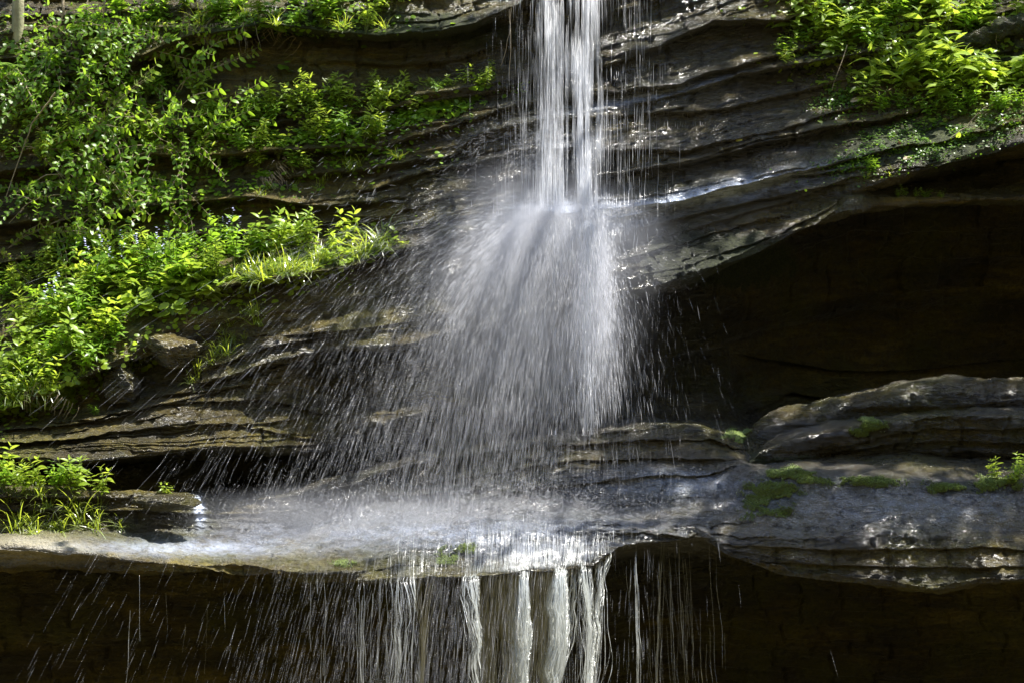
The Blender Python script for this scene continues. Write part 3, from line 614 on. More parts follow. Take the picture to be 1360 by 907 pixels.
class LB:
    """collects leaf blades"""
    def __init__(s): s.V = []; s.F = []; s.T = []
    def leaf(s, base, d, up, L_, W, curl=.25, fold=.2, tone=None, shape=0):
        d = Vector(d).normalized(); side = d.cross(Vector(up)); side = side.normalized() if side.length > 1e-4 else Vector((1, 0, 0)); n = side.cross(d).normalized()
        prof = {0: [(.0, .12), (.22, .8), (.45, 1.), (.72, .7), (1., .0)], 1: [(0., .3), (.15, .95), (.45, 1.1), (.8, .8), (1., .1)], 2: [(0, .5), (.3, 1.), (.6, .8), (.85, .45), (1, .0)]}[shape]
        tn = random.random() if tone is None else tone; i0 = len(s.V)
        for t, w in prof:
            c = Vector(base) + d * (L_ * t) - n * (curl * L_ * t * t)
            ww = W * .5 * w
            s.V += [c - side * ww + n * (fold * ww), c, c + side * ww + n * (fold * ww)]; s.T += [tn] * 3
        for k in range(len(prof) - 1):
            a = i0 + 3 * k; s.F += [(a, a + 1, a + 4, a + 3), (a + 1, a + 2, a + 5, a + 4)]
    def build(s, name, mat, parent): return mesh_np(name, np.array([tuple(v) for v in s.V]), np.array(s.F), mat, parent, True, {'tone': s.T})
def stem_mesh(name, lines, mat, parent=None):
    """lines: [(points, r0, r1)]"""
    V = []; F = []; off = 0
    for pts, r0, r1 in lines:
        P = np.array([tuple(p) for p in pts])[None]; r = np.linspace(r0, r1, P.shape[1])[None]
        v, f = tubes(P, r); V.append(v); F.append(f + off); off += len(v)
    return mesh_np(name, np.concatenate(V), np.concatenate(F), mat, parent)
rnd = random.Random(5); random.seed(5)
U = rnd.uniform
def proto(name): o = empty(name); return o
def upright(name, h, nst, LL, LW, lmat, spread=.5, whorl=False, pair=.03, flower=False, shape=0):
    o = proto(name); lb = LB(); lines = []; FLW = []
    for k in range(nst):
        a = U(0, 6.28); ln = U(.08, spread); H = h * U(.55, 1.1); pts = []
        for q in range(7):
            t = q / 6; pts.append(Vector((math.cos(a) * ln * H * t ** 1.3, math.sin(a) * ln * H * t ** 1.3, H * t * (1 - .12 * t))))
        lines.append((pts, .0022, .0009)); nn = max(3, int(H / pair)); tw = U(0, 3.14)
        for q in range(nn):
            t = .22 + .78 * (q + 1) / nn; i = min(5, int(t * 6)); c = pts[i].lerp(pts[i + 1], t * 6 - i); tw += 1.57 if not whorl else .7
            sz = (.65 + .5 * math.sin(math.pi * min(1, t * .85))) * (1 if t < .95 else .7)
            for m in (0, 3.14159):
                b = tw + m + U(-.3, .3); el = U(-.15, .55) + (.45 if t > .9 else 0)
                lb.leaf(c, (math.cos(b) * math.cos(el), math.sin(b) * math.cos(el), math.sin(el)), (U(-.4, .4), U(-.9, .2), 1), LL * sz * U(.75, 1.2), LW * sz * U(.8, 1.15), U(.1, .5), U(.1, .35), shape=shape)
        if flower:
            fl_ = LB(); FLW.append(fl_)
            for q in range(9):
                t = q / 9; b = U(0, 6.28); c = pts[-1] + Vector((0, 0, -.02 + .07 * t)); fl_.leaf(c, (math.cos(b), math.sin(b), .3), (0, 0, 1), .011, .008, .1, .1)
    stem_mesh('stem', lines, STEM, o); lb.build('foliage', lmat, o)
    for f_ in FLW: f_.build('flower', PETAL, o)
    return o
def trailer(name, length, LL, LW, lmat, dirx, n=3):
    o = proto(name); lb = LB(); lines = []
    for k in range(n):
        pts = []; p = Vector((U(-.05, .05), 0, 0)); d = Vector((dirx + U(-.3, .3), -.25, .25))
        for q in range(12):
            pts.append(p.copy()); d += Vector((U(-.25, .25), U(-.10, .06), -.08 + U(-.14, .14))); p = p + d.normalized() * (length * U(.7, 1.1) / 11)
            if p.y > -.01: p.y = -.01 - .02 * q / 11
        lines.append((pts, .0018, .0008))
        for q in range(1, 12):
            if rnd.random() < .12: continue
            for m in (-1, 1):
                c = pts[q]; dx = (pts[q] - pts[q - 1]).normalized(); sd = Vector((-dx.z, -.35, dx.x)) * m
                lb.leaf(c, sd + dx * .6 + Vector((0, -.3, .15)), (U(-.3, .3), U(-1.1, .0), 1), LL * U(.6, 1.25), LW * U(.7, 1.2), U(0, .4), U(0, .3), shape=1)
    stem_mesh('stem', lines, ROOT, o); lb.build('foliage', lmat, o); return o
def tuft(name, h, n, mat=None, droop=1.0, w=.005):
    o = proto(name); lb = LB()
    for k in range(n):
        a = U(0, 6.28); el = U(.5, 1.45); d = Vector((math.cos(a) * math.cos(el), math.sin(a) * math.cos(el), math.sin(el))); H = h * U(.5, 1.15); b = Vector((U(-.03, .03), U(-.02, .02), 0))
        pts = [b]; 
        for q in range(5): d = (d + Vector((0, 0, -.22 * droop * U(.5, 1.5)))).normalized(); pts.append(pts[-1] + d * H / 5)
        side = Vector((-math.sin(a + U(-.6, .6)), math.cos(a), 0)).normalized(); i0 = len(lb.V); tn = rnd.random()
        for q, p in enumerate(pts):
            ww = w * .5 * (1 - (q / 5) ** 2 * .95); lb.V += [p - side * ww, p + side * ww]; lb.T += [tn] * 2
        for q in range(5): a_ = i0 + 2 * q; lb.F.append((a_, a_ + 1, a_ + 3, a_ + 2))
    return lb.build(name, mat or GRASS, None) if True else o
def broad(name, n, LL, lmat):
    o = proto(name); lb = LB(); lines = []
    for k in range(n):
        a = U(3.4, 6.0); L_ = U(.06, .16); e = Vector((math.cos(a) * L_ * .8, math.sin(a) * L_ * .6, L_ * U(.5, 1.1))); lines.append(([Vector((0, 0, 0)), e * .5 + Vector((0, 0, .02)), e], .002, .0012))
        i0 = len(lb.V); r = LL * U(.6, 1.1) * .5; nrm = Vector((U(-.4, .4), U(-1.0, -.2), 1)).normalized(); t1 = nrm.orthogonal().normalized(); t1 = (Matrix.Rotation(U(0, 6.28), 3, nrm) @ t1); t2 = nrm.cross(t1); tn = rnd.random()
        lb.V.append(e); lb.T.append(tn)
        m = 14
        for ring, (f, z) in enumerate(((.5, .05), (1., .12))):
            for q in range(m):
                th = 6.283 * q / m; rr = r * f * (1 + .10 * math.sin(th * 5 + k) + .05 * (q % 2)) * (.35 + .65 * min(1, abs(th - 3.14) * -1 + 3.6) if abs(th - 3.14) > 2.9 else 1)
                lb.V.append(e + t1 * math.cos(th) * rr + t2 * math.sin(th) * rr + nrm * (z * r + .04 * r * math.sin(3 * th + k))); lb.T.append(tn)
        for q in range(m):
            a1 = i0 + 1 + q; a2 = i0 + 1 + (q + 1) % m; lb.F.append((i0, a1, a2, a2)); lb.F.append((a1, a1 + m, a2 + m, a2))
    # triangles at the hub: drop the doubled corner
    F4 = [f for f in lb.F if f[2] != f[3]]; F3 = [f[:3] for f in lb.F if f[2] == f[3]]
    me = bpy.data.meshes.new('foliage'); me.from_pydata([tuple(v) for v in lb.V], [], F3 + F4); me.polygons.foreach_set('use_smooth', [True] * len(me.polygons))
    at_ = me.attributes.new('tone', 'FLOAT', 'POINT'); at_.data.foreach_set('value', lb.T); me.materials.append(lmat)
    f = bpy.data.objects.new('foliage', me); C.objects.link(f); f.parent = o
    stem_mesh('stem', lines, STEM, o); return o
def fern(name, n, L0):
    o = proto(name); lb = LB(); lines = []
    for k in range(n):
        a = U(3.0, 6.4); d = Vector((math.cos(a) * .8, math.sin(a) * .6, .7)); pts = [Vector((0, 0, 0))]
        for q in range(14):
            d = (d + Vector((0, 0, -.10))).normalized(); pts.append(pts[-1] + d * L0 * U(.9, 1.1) / 14)
        lines.append((pts, .0015, .0006))
        for q in range(2, 15):
            w = L0 * .22 * math.sin(math.pi * (q / 15) ** .7)
            dx = (pts[q] - pts[q - 1]).normalized(); s_ = dx.cross(Vector((0, 0, 1))).normalized()
            for m in (-1, 1): lb.leaf(pts[q], s_ * m + dx * .35, (0, -.3, 1), w + .008, .012, .2, .1)
    stem_mesh('stem', lines, STEM, o); lb.build('foliage', LEAF, o); return o
def roots(name, n, L_, sx):
    lines = []
    for k in range(n):
        p = Vector((U(-sx, sx), U(-.02, 0), 0)); pts = [p.copy()]; d = Vector((U(-.5, .5), U(-.4, 0), -.6))
        for q in range(9):
            d = (d * .75 + Vector((U(-.35, .35), U(-.12, .1), -.5))).normalized(); p = p + d * L_ * U(.5, 1.2) / 9; pts.append(p.copy())
        lines.append((pts, U(.0015, .003), .0006))
    o = stem_mesh(name, lines, ROOT); return o
def children(o): return [c for c in bpy.data.objects if c.parent == o]
KIDS = {}
first_used = set()
def place(src, p, rz=0, s=1.0, label=None, cat=None, group=None, tilt=(0, 0)):
    if src not in KIDS: KIDS[src] = [c for c in children(src)]
    if src.name not in first_used: o = src; first_used.add(src.name)
    else:
        o = src.copy(); C.objects.link(o)
        for c in KIDS[src]:
            d = c.copy(); C.objects.link(d); d.parent = o
            if d.name.startswith('foliage') is False and False: pass
    if not o.name.startswith(('hanging', 'fern', 'broad')): s *= 1.15 if 'vine' in o.name else 1.5
    o.location = p; o.rotation_euler = (tilt[0], tilt[1], rz); o.scale = (s, s, s * U(.9, 1.1))
    for k in ('label', 'category', 'group'):
        if k in o: del o[k]
    tag(o, label, cat, group); return o

UP = [upright('leafy_plant', .21, 6, .048, .018, LEAF), upright('leafy_plant', .18, 7, .042, .015, LEAF_B), upright('leafy_plant', .24, 5, .054, .022, LEAF_B, .5),
      upright('leafy_plant', .17, 7, .034, .017, LEAF, .8, shape=1), upright('leafy_plant', .26, 4, .050, .013, LEAF_B, .35, True, .018)]
BG = [upright('large_leaved_plant', .22, 4, .085, .040, LEAF_B, .6, pair=.045, shape=1), upright('large_leaved_plant', .28, 3, .095, .036, LEAF_B, .6, pair=.05)]
VN = [trailer('trailing_vine', .55, .036, .022, LEAF, .6), trailer('trailing_vine', .6, .034, .019, LEAF_B, .9), trailer('trailing_vine', .5, .036, .019, LEAF, -.5), trailer('trailing_vine', .6, .032, .018, LEAF, .2)]
FL = [upright('flowering_plant', .27, 3, .045, .018, LEAF, .3, flower=True)]
GR = [tuft('grass_tuft', .13, 46), tuft('grass_tuft', .10, 60, None, 1.5, .004), tuft('grass_tuft', .17, 34, None, 1.2, .006)]
BR = [broad('broad_leaved_plant', 5, .13, LEAF_B), broad('broad_leaved_plant', 4, .10, LEAF)]
FN = [fern('fern', 7, .26)]
RT = [roots('hanging_roots', 9, .22, .16), roots('hanging_roots', 6, .32, .10), roots('hanging_roots', 12, .16, .22)]

def scatter(protos, line, n, label, cat, group, smin=.8, smax=1.2, jit=(10, 8), up=True, sink=.015, first_label=None):
    """plants rooted along a traced ledge line; each stands on the rock under it"""
    a = np.array(line, float); d = np.concatenate([[0], np.cumsum(np.hypot(np.diff(a[:, 0]), np.diff(a[:, 1])))])
    for k in range(n):
        t = (k + rnd.random()) / n * d[-1]; px = np.interp(t, d, a[:, 0]) + rnd.gauss(0, jit[0]); py = np.interp(t, d, a[:, 1]) + rnd.gauss(0, jit[1])
        h = hit_any(px, py)
        if h is None: continue
        p, nrm, _ = h; q = p - nrm * sink if up else p + nrm * .02
        place(rnd.choice(protos), q, U(0, 6.28) if up else U(-.3, .3), U(smin, smax), label, cat, group, (U(-.1, .35), U(-.2, .2)) if up else (0, U(-.9, .9)))

# upper left: the curtain of vines and seedlings
scatter(UP[:4], [(110, 40), (160, 50), (230, 25), (300, 22), (380, 25), (450, 30), (540, 30)], 26, 'small leafy plant in the bright fringe along the top left ledge', 'plant', 'plants on the top left ledge', .6, 1.0, (8, 9))
scatter(VN, [(20, 60), (120, 60), (230, 60)], 12, 'leafy vine trailing below the top left bank', 'vine', 'vines below the top left bank', .8, 1.2, (14, 10), False)
scatter(VN, [(0, 120), (80, 130), (160, 120), (240, 120)], 20, 'leafy vine on the shaded rock at the upper left', 'vine', 'vines on the upper left wall', .8, 1.2, (14, 16), False)
scatter(VN, [(0, 200), (100, 190), (200, 190), (290, 200)], 22, 'leafy vine hanging over the second left ledge', 'vine', 'vines over the second left ledge', .8, 1.2, (14, 16), False)
scatter(VN, [(0, 260), (90, 250), (180, 260), (270, 250)], 10, 'leafy vine above the large left clump', 'vine', 'vines above the large left clump', .7, 1.0, (14, 14), False)
scatter(UP, [(0, 120), (90, 115), (170, 120), (260, 130)], 16, 'small green seedling among vines at upper left', 'plant', 'seedlings among the upper left vines', .6, .9, (10, 14))
scatter(UP, [(0, 210), (100, 200), (200, 200), (290, 215)], 16, 'small green seedling on the second left ledge', 'plant', 'seedlings on the second left ledge', .6, .9, (10, 12))
scatter(UP, [(270, 165), (340, 165), (400, 158), (470, 156), (575, 143)], 50, 'bright leafy plant in the row along the middle left ledge', 'plant', 'plants along the middle left ledge', .42, .74, (7, 6))
scatter(UP, [(570, 140), (610, 130), (655, 120)], 12, 'leafy plant in the small clump nearest the waterfall', 'plant', 'clump nearest the waterfall', .35, .6, (6, 3))
scatter(UP, [(260, 225), (330, 215), (400, 205), (460, 205), (520, 190)], 28, 'small plant below the middle left ledge row', 'plant', 'plants below the middle left ledge', .5, .85, (10, 12))
scatter(RT, [(240, 35), (290, 35), (350, 38), (390, 34)], 9, 'pale thin roots dangling under the top left fringe', 'roots', 'roots under the top left fringe', .5, .9, (8, 4), False)
scatter(RT, [(320, 240), (350, 240), (390, 225)], 6, 'pale thin roots dangling below the middle left ledge', 'roots', 'roots below the middle left ledge', .6, .9, (8, 5), False)
scatter(GR, [(250, 20), (330, 28), (430, 35), (520, 35)], 12, 'short grass tuft on the top left mossy ledge', 'grass tuft', 'grass tufts on the top left ledge', .5, .8, (8, 5))
# the large bright clump
scatter(UP, [(0, 400), (40, 385), (90, 370), (130, 350)], 16, 'leafy plant between the upper vines and the large left clump', 'plant', 'plants above the large left clump', .55, .85, (10, 12))
scatter(VN, [(0, 330), (70, 320), (140, 310)], 9, 'leafy vine reaching down to the large left clump', 'vine', 'vines reaching the large left clump', .8, 1.1, (12, 10), False)
scatter(GR, [(330, 260), (400, 250), (470, 235), (540, 215)], 12, 'small grass tuft on the thin beds left of the spray', 'grass tuft', 'grass on the thin beds left of the spray', .4, .7, (12, 8))
scatter(UP + BG[:1], [(20, 470), (60, 440), (110, 420), (150, 405), (200, 395), (250, 385), (300, 378)], 44, 'bright leafy plant in the large left clump above the boulder', 'plant', 'large left clump', .6, 1.0, (10, 16))
scatter(UP, [(150, 365), (200, 350), (260, 345), (320, 345), (400, 340), (450, 335)], 26, 'leafy plant at the back of the large left clump', 'plant', 'back of the large left clump', .6, .9, (10, 8))
scatter(FL, [(60, 440), (130, 410), (200, 385), (270, 372), (330, 350)], 8, 'plant with a pale blue flower spike in the left clump', 'flowering plant', 'pale blue flowering plants', .8, 1.1, (8, 8))
scatter(GR, [(320, 372), (360, 365), (400, 360), (450, 347), (490, 335), (520, 328)], 26, 'bright grass tuft along the left lip reaching toward the waterfall', 'grass tuft', 'grass along the left lip', .6, 1.0, (5, 5))
scatter(GR, [(300, 455), (330, 440), (345, 415), (310, 430), (285, 480), (250, 505)], 16, 'yellowish grass tuft right of the boulder', 'grass tuft', 'grass right of the boulder', .5, .9, (8, 6))
scatter(UP[:4], [(0, 530), (20, 520), (60, 500), (110, 490), (160, 475)], 24, 'leafy plant spilling over the lowest left lip', 'plant', 'plants on the lowest left lip', .6, 1.0, (10, 12))
scatter(GR, [(0, 540), (40, 525), (90, 510), (150, 485), (200, 490)], 16, 'grass tuft hanging over the lowest left lip', 'grass tuft', 'grass on the lowest left lip', .6, 1.0, (8, 5))
for (x_, y_, k_, s_, lb_) in [(228, 425, 0, .75, 'broad round glossy leaves just above the boulder'), (262, 400, 0, .7, 'broad round leaf plant pale with glare right of the middle of the clump'), (180, 425, 0, .95, 'largest dark green round leaved plant at the left of the boulder'),
                              (215, 368, 1, .7, 'small round leaved plant at the top of the left clump'), (330, 98, 1, .55, 'yellow green rosette of rounded leaves before the dark hollow'), (375, 102, 1, .6, 'bright rosette of broad leaves against the dark upper hollow')]:
    h = hit_any(x_, y_)
    if h: place(BR[k_], h[0] - h[1] * .01, U(-.3, .3), s_, lb_, 'broad-leaved plant')
h = hit_any(15, 100); place(FN[0], h[0], 0, .9, 'fern with toothed fronds at the upper left edge', 'fern')
scatter(RT, [(55, 520), (75, 515)], 2, 'pale forked roots hanging under the lowest left lip', 'roots', 'roots under the lowest left lip', .7, 1.0, (4, 3), False)
scatter(UP[:3], [(70, 525), (100, 545), (150, 560)], 3, 'tiny seedling on the bare brown rock under the left lip', 'plant', 'tiny seedlings on brown rock', .25, .35, (6, 5))
# lower left shelf
scatter(UP[:3], [(5, 655), (50, 655), (95, 658)], 8, 'leafy plant on the small shelf at the lower left edge', 'plant', 'plants on the lower left shelf', .5, .8, (8, 5))
for (x_, y_, s_, lb_) in [(100, 665, .72, 'tallest plant on the lower left shelf with arching stems'), (135, 668, .55, 'slender plant right of the tallest one on the lower left shelf'), (220, 668, .32, 'small rounded-leaf plant beside the white wet rock corner')]:
    h = hit_any(x_, y_); place(UP[2], h[0], U(0, 6), s_, lb_, 'plant')
scatter(GR, [(0, 665), (40, 668), (90, 672), (130, 675), (60, 700), (10, 700), (150, 700)], 20, 'drooping grass tuft on the lower left shelf', 'grass tuft', 'grass on the lower left shelf', .6, 1.0, (8, 6))
# upper right
scatter(UP + BG, [(1050, 55), (1090, 50), (1130, 60), (1170, 70)], 24, 'bright leafy plant overhanging the rock at the top right', 'plant', 'plants at the top right overhang', .55, .9, (9, 14))
scatter(UP[:3] + BG, [(1100, 15), (1180, 15), (1260, 30), (1340, 20)], 26, 'leafy plant along the top right corner of the cliff', 'plant', 'plants along the top right corner', .55, .9, (10, 14))
scatter(BG, [(1180, 105), (1220, 110), (1260, 115), (1300, 120), (1350, 120)], 28, 'large-leaved plant in the sunny right clump', 'plant', 'large-leaved plants of the sunny right clump', .6, .95, (10, 16))
scatter(UP[:4], [(1160, 140), (1220, 150), (1290, 150), (1350, 150)], 18, 'smaller plant at the foot of the sunny right clump', 'plant', 'foot of the sunny right clump', .45, .7, (10, 8))
scatter(RT, [(1080, 90), (1120, 95), (1230, 150)], 4, 'thin stems hanging below the right plants', 'roots', 'stems below the right plants', .5, .8, (8, 5), False)
scatter(UP[:2] + GR[:1], [(1150, 240), (1180, 225)], 5, 'small tuft at the lip over the cave', 'plant', 'tufts at the cave lip', .35, .5, (6, 3))
scatter(UP[3:4], [(1190, 262), (1210, 261), (1235, 262), (1255, 264)], 6, 'tiny seedling on the thin ledge over the cave', 'seedling', 'seedlings on the thin ledge', .25, .4, (6, 1))
scatter(UP[:3], [(1325, 640), (1345, 645), (1358, 630)], 5, 'small green plant at the right end of the lower ledge', 'plant', 'plants at the right end of the lower ledge', .35, .5, (6, 4))
# ground cover: tiny leaves no one could count
def cover(name, regions, n, size, mat, label):
    lb = LB()
    for k in range(n):
        cx, cy_, rx, ry, sl_ = rnd.choice(regions); px = cx + rnd.gauss(0, rx); py = cy_ + rnd.gauss(0, ry) + (px - cx) * sl_
        h = hit_any(px, py)
        if not h: continue
        if fbm(px * .03, py * .05, 0., 3, 66) < -.12: continue
        p = h[0] + h[1] * U(.0, .02); a = U(0, 6.28); up = h[1] + Vector((0, -.2, .5)); s_ = size * U(.5, 1.4)
        lb.leaf(p, (math.cos(a), math.sin(a) * .6, U(-.3, .6)), up, s_, s_ * .75, U(0, .4), .1, shape=1)
    return tag(lb.build(name, mat, None), label, kind='stuff')
cover('ground_cover', [(1200, 175, 50, 16, -.12), (1260, 190, 60, 12, -.25), (1150, 215, 30, 8, -.2), (1130, 130, 30, 12, -.1), (1300, 165, 50, 12, -.2)], 5200, .014, LEAF_D, 'low mat of tiny dark green leaves on the right cliff lip')
cover('undergrowth', [(60, 460, 60, 30, -.4), (180, 400, 60, 22, -.2), (300, 365, 60, 16, 0), (420, 345, 50, 9, -.25), (60, 520, 50, 16, -.3)], 6500, .032, LEAF_B, 'dense low undergrowth beneath the large left clump')
cover('undergrowth', [(80, 80, 70, 30, 0), (120, 160, 90, 40, 0), (120, 250, 90, 30, 0), (350, 30, 90, 10, 0), (420, 160, 80, 12, -.1), (400, 205, 80, 18, -.1), (330, 230, 60, 20, -.1), (460, 165, 70, 10, -.15), (560, 150, 50, 8, -.25)], 8000, .030, LEAF, 'sparse creeping leaves over the upper left rock')
cover('undergrowth', [(1120, 60, 40, 25, -.1), (1230, 60, 60, 30, -.1), (1290, 110, 50, 25, -.1), (1220, 20, 90, 20, 0)], 4200, .030, LEAF_B, 'low leaves between the plants at the top right')

# ------------------------------------------------------------------ moss cushions
def moss_material():
    t = NT('moss_green'); p = t.pos(obj=True)
    c = t.ramp(t.noise(p, 60, 4, .8), [(.35, (.05, .075, .005)), (.65, (.17, .24, .02))])
    t.surf(t.node('BsdfPrincipled', {'Base Color': c, 'Roughness': .9, 'Sheen Weight': .3}).outputs[0]); return t.m
MOSS = moss_material()
def cushion(px, py, rx, ry, rz_, label, rot=0):
    h = hit_any(px, py)
    if not h: return
    p, nrm, _ = h; rs = np.random.RandomState(int(px)); bm = bmesh.new(); bmesh.ops.create_icosphere(bm, subdivisions=5, radius=1)
    V0 = np.array([v.co[:] for v in bm.verts]); F0 = np.array([[v.index for v in f.verts] for f in bm.faces]); bm.free()
    r = 1 + .55 * fbm(V0[:, 0] * 2 + px, V0[:, 1] * 2, V0[:, 2] * 2, 3, 5) + .10 * vnoise(V0[:, 0] * 11, V0[:, 1] * 11, V0[:, 2] * 11, 6) + .06 * vnoise(V0[:, 0] * 25, V0[:, 1] * 25, V0[:, 2] * 25, 9)
    V1 = V0 * r[:, None] * np.array([rx, ry, rz_])
    # a fringe of short shoots makes the outline soft
    m = 2600; k = rs.randint(0, len(V1), m); b = V1[k]; n_ = V0[k] / np.array([rx, ry, rz_]); n_ /= np.linalg.norm(n_, axis=1, keepdims=True); n_[:, 2] += .2
    vs_, fs_ = spindles(b - n_ * .002, b + (n_ + rs.randn(m, 3) * .45) * .007, np.full(m, .0012))
    o = mesh_np('moss_cushion', np.concatenate([V1, vs_]), np.concatenate([F0, fs_ + len(V1)]), MOSS)
    o.location = p - Vector((0, -.3, 1)) * rz_ * .55; o.rotation_euler = (nrm * .8 + Vector((0, -.1, .5))).to_track_quat('Z', 'Y').to_euler(); return tag(o, label, 'moss')
def mat(spots, n, label, size=.010):
    """low moss: short shoots standing on the rock itself, thick in the middle and ragged at the edge"""
    rs = np.random.RandomState(int(spots[0][0])); A0 = []; A1 = []; k = 0
    while len(A0) < n and k < n * 6:
        k += 1; cx, cy_, rx, ry = spots[rs.randint(len(spots))]; u, v = rs.randn(2); px = cx + u * rx; py = cy_ + v * ry
        if fbm(px * .07, py * .12, 1., 4, 55, .65) < -.25 + .12 * (u * u + v * v): continue
        h = hit_any(px, py)
        if h is None: continue
        th = .012 * max(0, 1 - .35 * (u * u + v * v)); d = h[1] + Vector(rs.randn(3)) * .5 + Vector((0, 0, .4)); p = h[0] + h[1] * th * rs.rand()
        A0.append(tuple(p - h[1] * .004)); A1.append(tuple(p + d.normalized() * size * (.5 + rs.rand())))
    A0 = np.array(A0); A1 = np.array(A1)
    return tag(mesh_np('moss_mat', *spindles(A0, A1, np.full(len(A0), .0026)), MOSS), label, 'moss')
mat([(984, 577, 12, 5)], 2200, 'small moss patch left of the slab tip')
mat([(1050, 632, 24, 7), (1030, 648, 22, 13), (1020, 668, 22, 14)], 9000, 'flat green moss patch spreading down the ledge under the left end of the slab')
mat([(1262, 649, 16, 4)], 1800, 'low moss patch at the back of the right ledge')
mat([(1320, 643, 22, 6)], 3000, 'moss patch beside the plants at the right end')
mat([(1150, 640, 40, 4)], 2200, 'dark flat moss strip below the slab undercut')
mat([(595, 742, 12, 5), (470, 748, 16, 3), (610, 728, 14, 4)], 1800, 'olive moss spots among the water on the ledge lip')
mat([(1150, 565, 15, 5), (1146, 572, 10, 4)], 5500, 'rounded bright green moss cushion on the wet slab shelf', .018)
# ------------------------------------------------------------------ boulders
def boulder(px, py, r, label, seed, rot=0, wet_=.6):
    h = hit_any(px, py); bm = bmesh.new(); bmesh.ops.create_icosphere(bm, subdivisions=6, radius=1)
    V0 = np.array([v.co[:] for v in bm.verts]); F0 = np.array([[v.index for v in f.verts] for f in bm.faces]); bm.free()
    # chop with planes for angular faces
    rs = np.random.RandomState(seed); d = np.ones(len(V0))
    for k in range(12):
        n_ = rs.randn(3); n_ /= np.linalg.norm(n_); c = rs.uniform(.6, .88); q = V0 @ n_; d = np.minimum(d, np.where(q > 1e-3, c / np.maximum(q, 1e-3), 9))
    d = d + .16 * fbm(V0[:, 0] * 2, V0[:, 1] * 2, V0[:, 2] * 6, 6, seed, .6)
    V1 = V0 * d[:, None] * np.array(r)
    o = mesh_np('boulder', V1, F0, ROCK, attrs={'foam_sheen': np.zeros(len(V1)), 'wet': np.full(len(V1), wet_), 'moss': np.zeros(len(V1)), 'pale': np.zeros(len(V1))})
    o.location = h[0] + Vector((0, r[1] * .25 - .16, .02)); o.rotation_euler = (0, R(rot), 0); return tag(o, label, 'boulder')
boulder(235, 470, (.20, .16, .115), 'blocky wet grey boulder jutting out below the left clump', 11, 12, .55)
boulder(168, 512, (.115, .13, .125), 'smaller angular rock left of and below the grey boulder', 15, 15, .6)
boulder(225, 668, (.19, .10, .055), 'low rounded brown rock on the lower left shelf', 19, 0, .3)
# ------------------------------------------------------------------ trunk, twigs, fallen leaves
h = hit_any(22, 50)
def trunk():
    o = empty('tree', tuple(h[0])); b = h[0]; pts = [Vector((.0, .02, -.1)), Vector((.01, 0, .1)), Vector((.02, -.02, .4)), Vector((.0, -.03, .9)), Vector((.05, 0, 1.6)), Vector((.0, .1, 2.6))]
    stem_mesh('trunk', [(pts, .042, .030)], BARK_P, o)
    lb = LB(); lines = []
    for k in range(10):
        a = U(0, 6.28); s0 = pts[5].lerp(pts[4], U(0, .8)); e = s0 + Vector((math.cos(a) * .7, math.sin(a) * .5 + .1, U(.1, .5))); lines.append(([s0, s0.lerp(e, .5) + Vector((0, 0, .06)), e], .008, .002))
        for q in range(34):
            t = U(.3, 1.05); lb.leaf(s0.lerp(e, t) + Vector((U(-.12, .12), U(-.12, .12), U(-.1, .12))), (U(-1, 1), U(-1, 1), U(-.4, .3)), (0, 0, 1), U(.05, .08), .035, .3, .1)
    stem_mesh('branch', lines, BARK, o); lb.build('crown', LEAF, o)
    lb2 = LB()
    for k in range(16): lb2.leaf(Vector((U(-.09, -.04), U(-.05, .0), U(-.02, .16))), (U(-1, .4), U(-1, 0), U(-.4, .5)), (0, -.6, 1), .035, .022, .2, .1)
    lb2.build('leaf_shoot', LEAF_B, o)
    tag(o, 'slender pale tree trunk standing at the top left corner', 'tree')
trunk()
def twig(pts_px, r, label, lift=.05):
    pts = []
    for x_, y_ in pts_px:
        q = hit_any(x_, y_)[0]; pts.append(q)
    ym = min(p.y for p in pts); P = []
    for (x_, y_) in pts_px: P.append(Vector(xyz(x_, y_, ym - lift + .02 * U(-1, 1)).tolist()))
    # resample smoothly
    Q = []
    for i in range(len(P) - 1):
        for t in (0, .33, .66): Q.append(P[i].lerp(P[i + 1], t) + Vector((U(-.004, .004), U(-.006, .006), U(-.004, .004))))
    Q.append(P[-1]); o = stem_mesh('twig', [(Q, r, r * .35)], ROOT); return tag(o, label, 'twig')
twig([(74, 124), (60, 142), (42, 165), (30, 200), (8, 262)], .007, 'long pale bare twig sloping down at the far upper left')
twig([(85, 232), (62, 233), (40, 245), (8, 264)], .004, 'arched thin pale twig at the left edge')
twig([(80, 260), (55, 261), (32, 275), (12, 297)], .004, 'lowest curved pale twig at the left edge')
twig([(140, 0), (137, 25), (133, 50)], .006, 'mossy upright twig right of the tree trunk')
twig([(84, 0), (84, 18), (80, 35)], .012, 'mossy slanting sapling stem between the trunk and leafy fringe')
twig([(116, 0), (115, 30), (110, 52)], .004, 'thin grey stem in front of the top left fringe')
twig([(1300, 150), (1285, 168), (1260, 185), (1293, 207)][:3], .004, 'dry bent twig above the cave lip on the right')
twig([(1315, 28), (1322, 45), (1324, 60)], .003, 'short grey twig on the top right log')
twig([(1126, 60), (1115, 90), (1105, 120)], .003, 'pale thin stalk hanging under the top right plants')
twig([(680, 10), (676, 45), (670, 75), (665, 88)], .003, 'green-brown strand hanging at the left of the waterfall')
twig([(676, 12), (679, 50), (676, 108)], .0025, 'straight thin strand hanging beside the waterfall')
def fallen(px, py, mat, s, label, rot):
    h = hit_any(px, py); lb = LB(); lb.leaf((0, 0, 0), (1, -.2, .1), (0, -.8, 1), s, s * .55, .2, .2, shape=1); o = lb.build('fallen_leaf', mat, None)
    o.location = h[0] + h[1] * .012; o.rotation_euler = (0, rot, 0); tag(o, label, 'leaf')
fallen(977, 190, YEL, .042, 'yellow fallen leaf on the wet rock right of the fall', -.2)
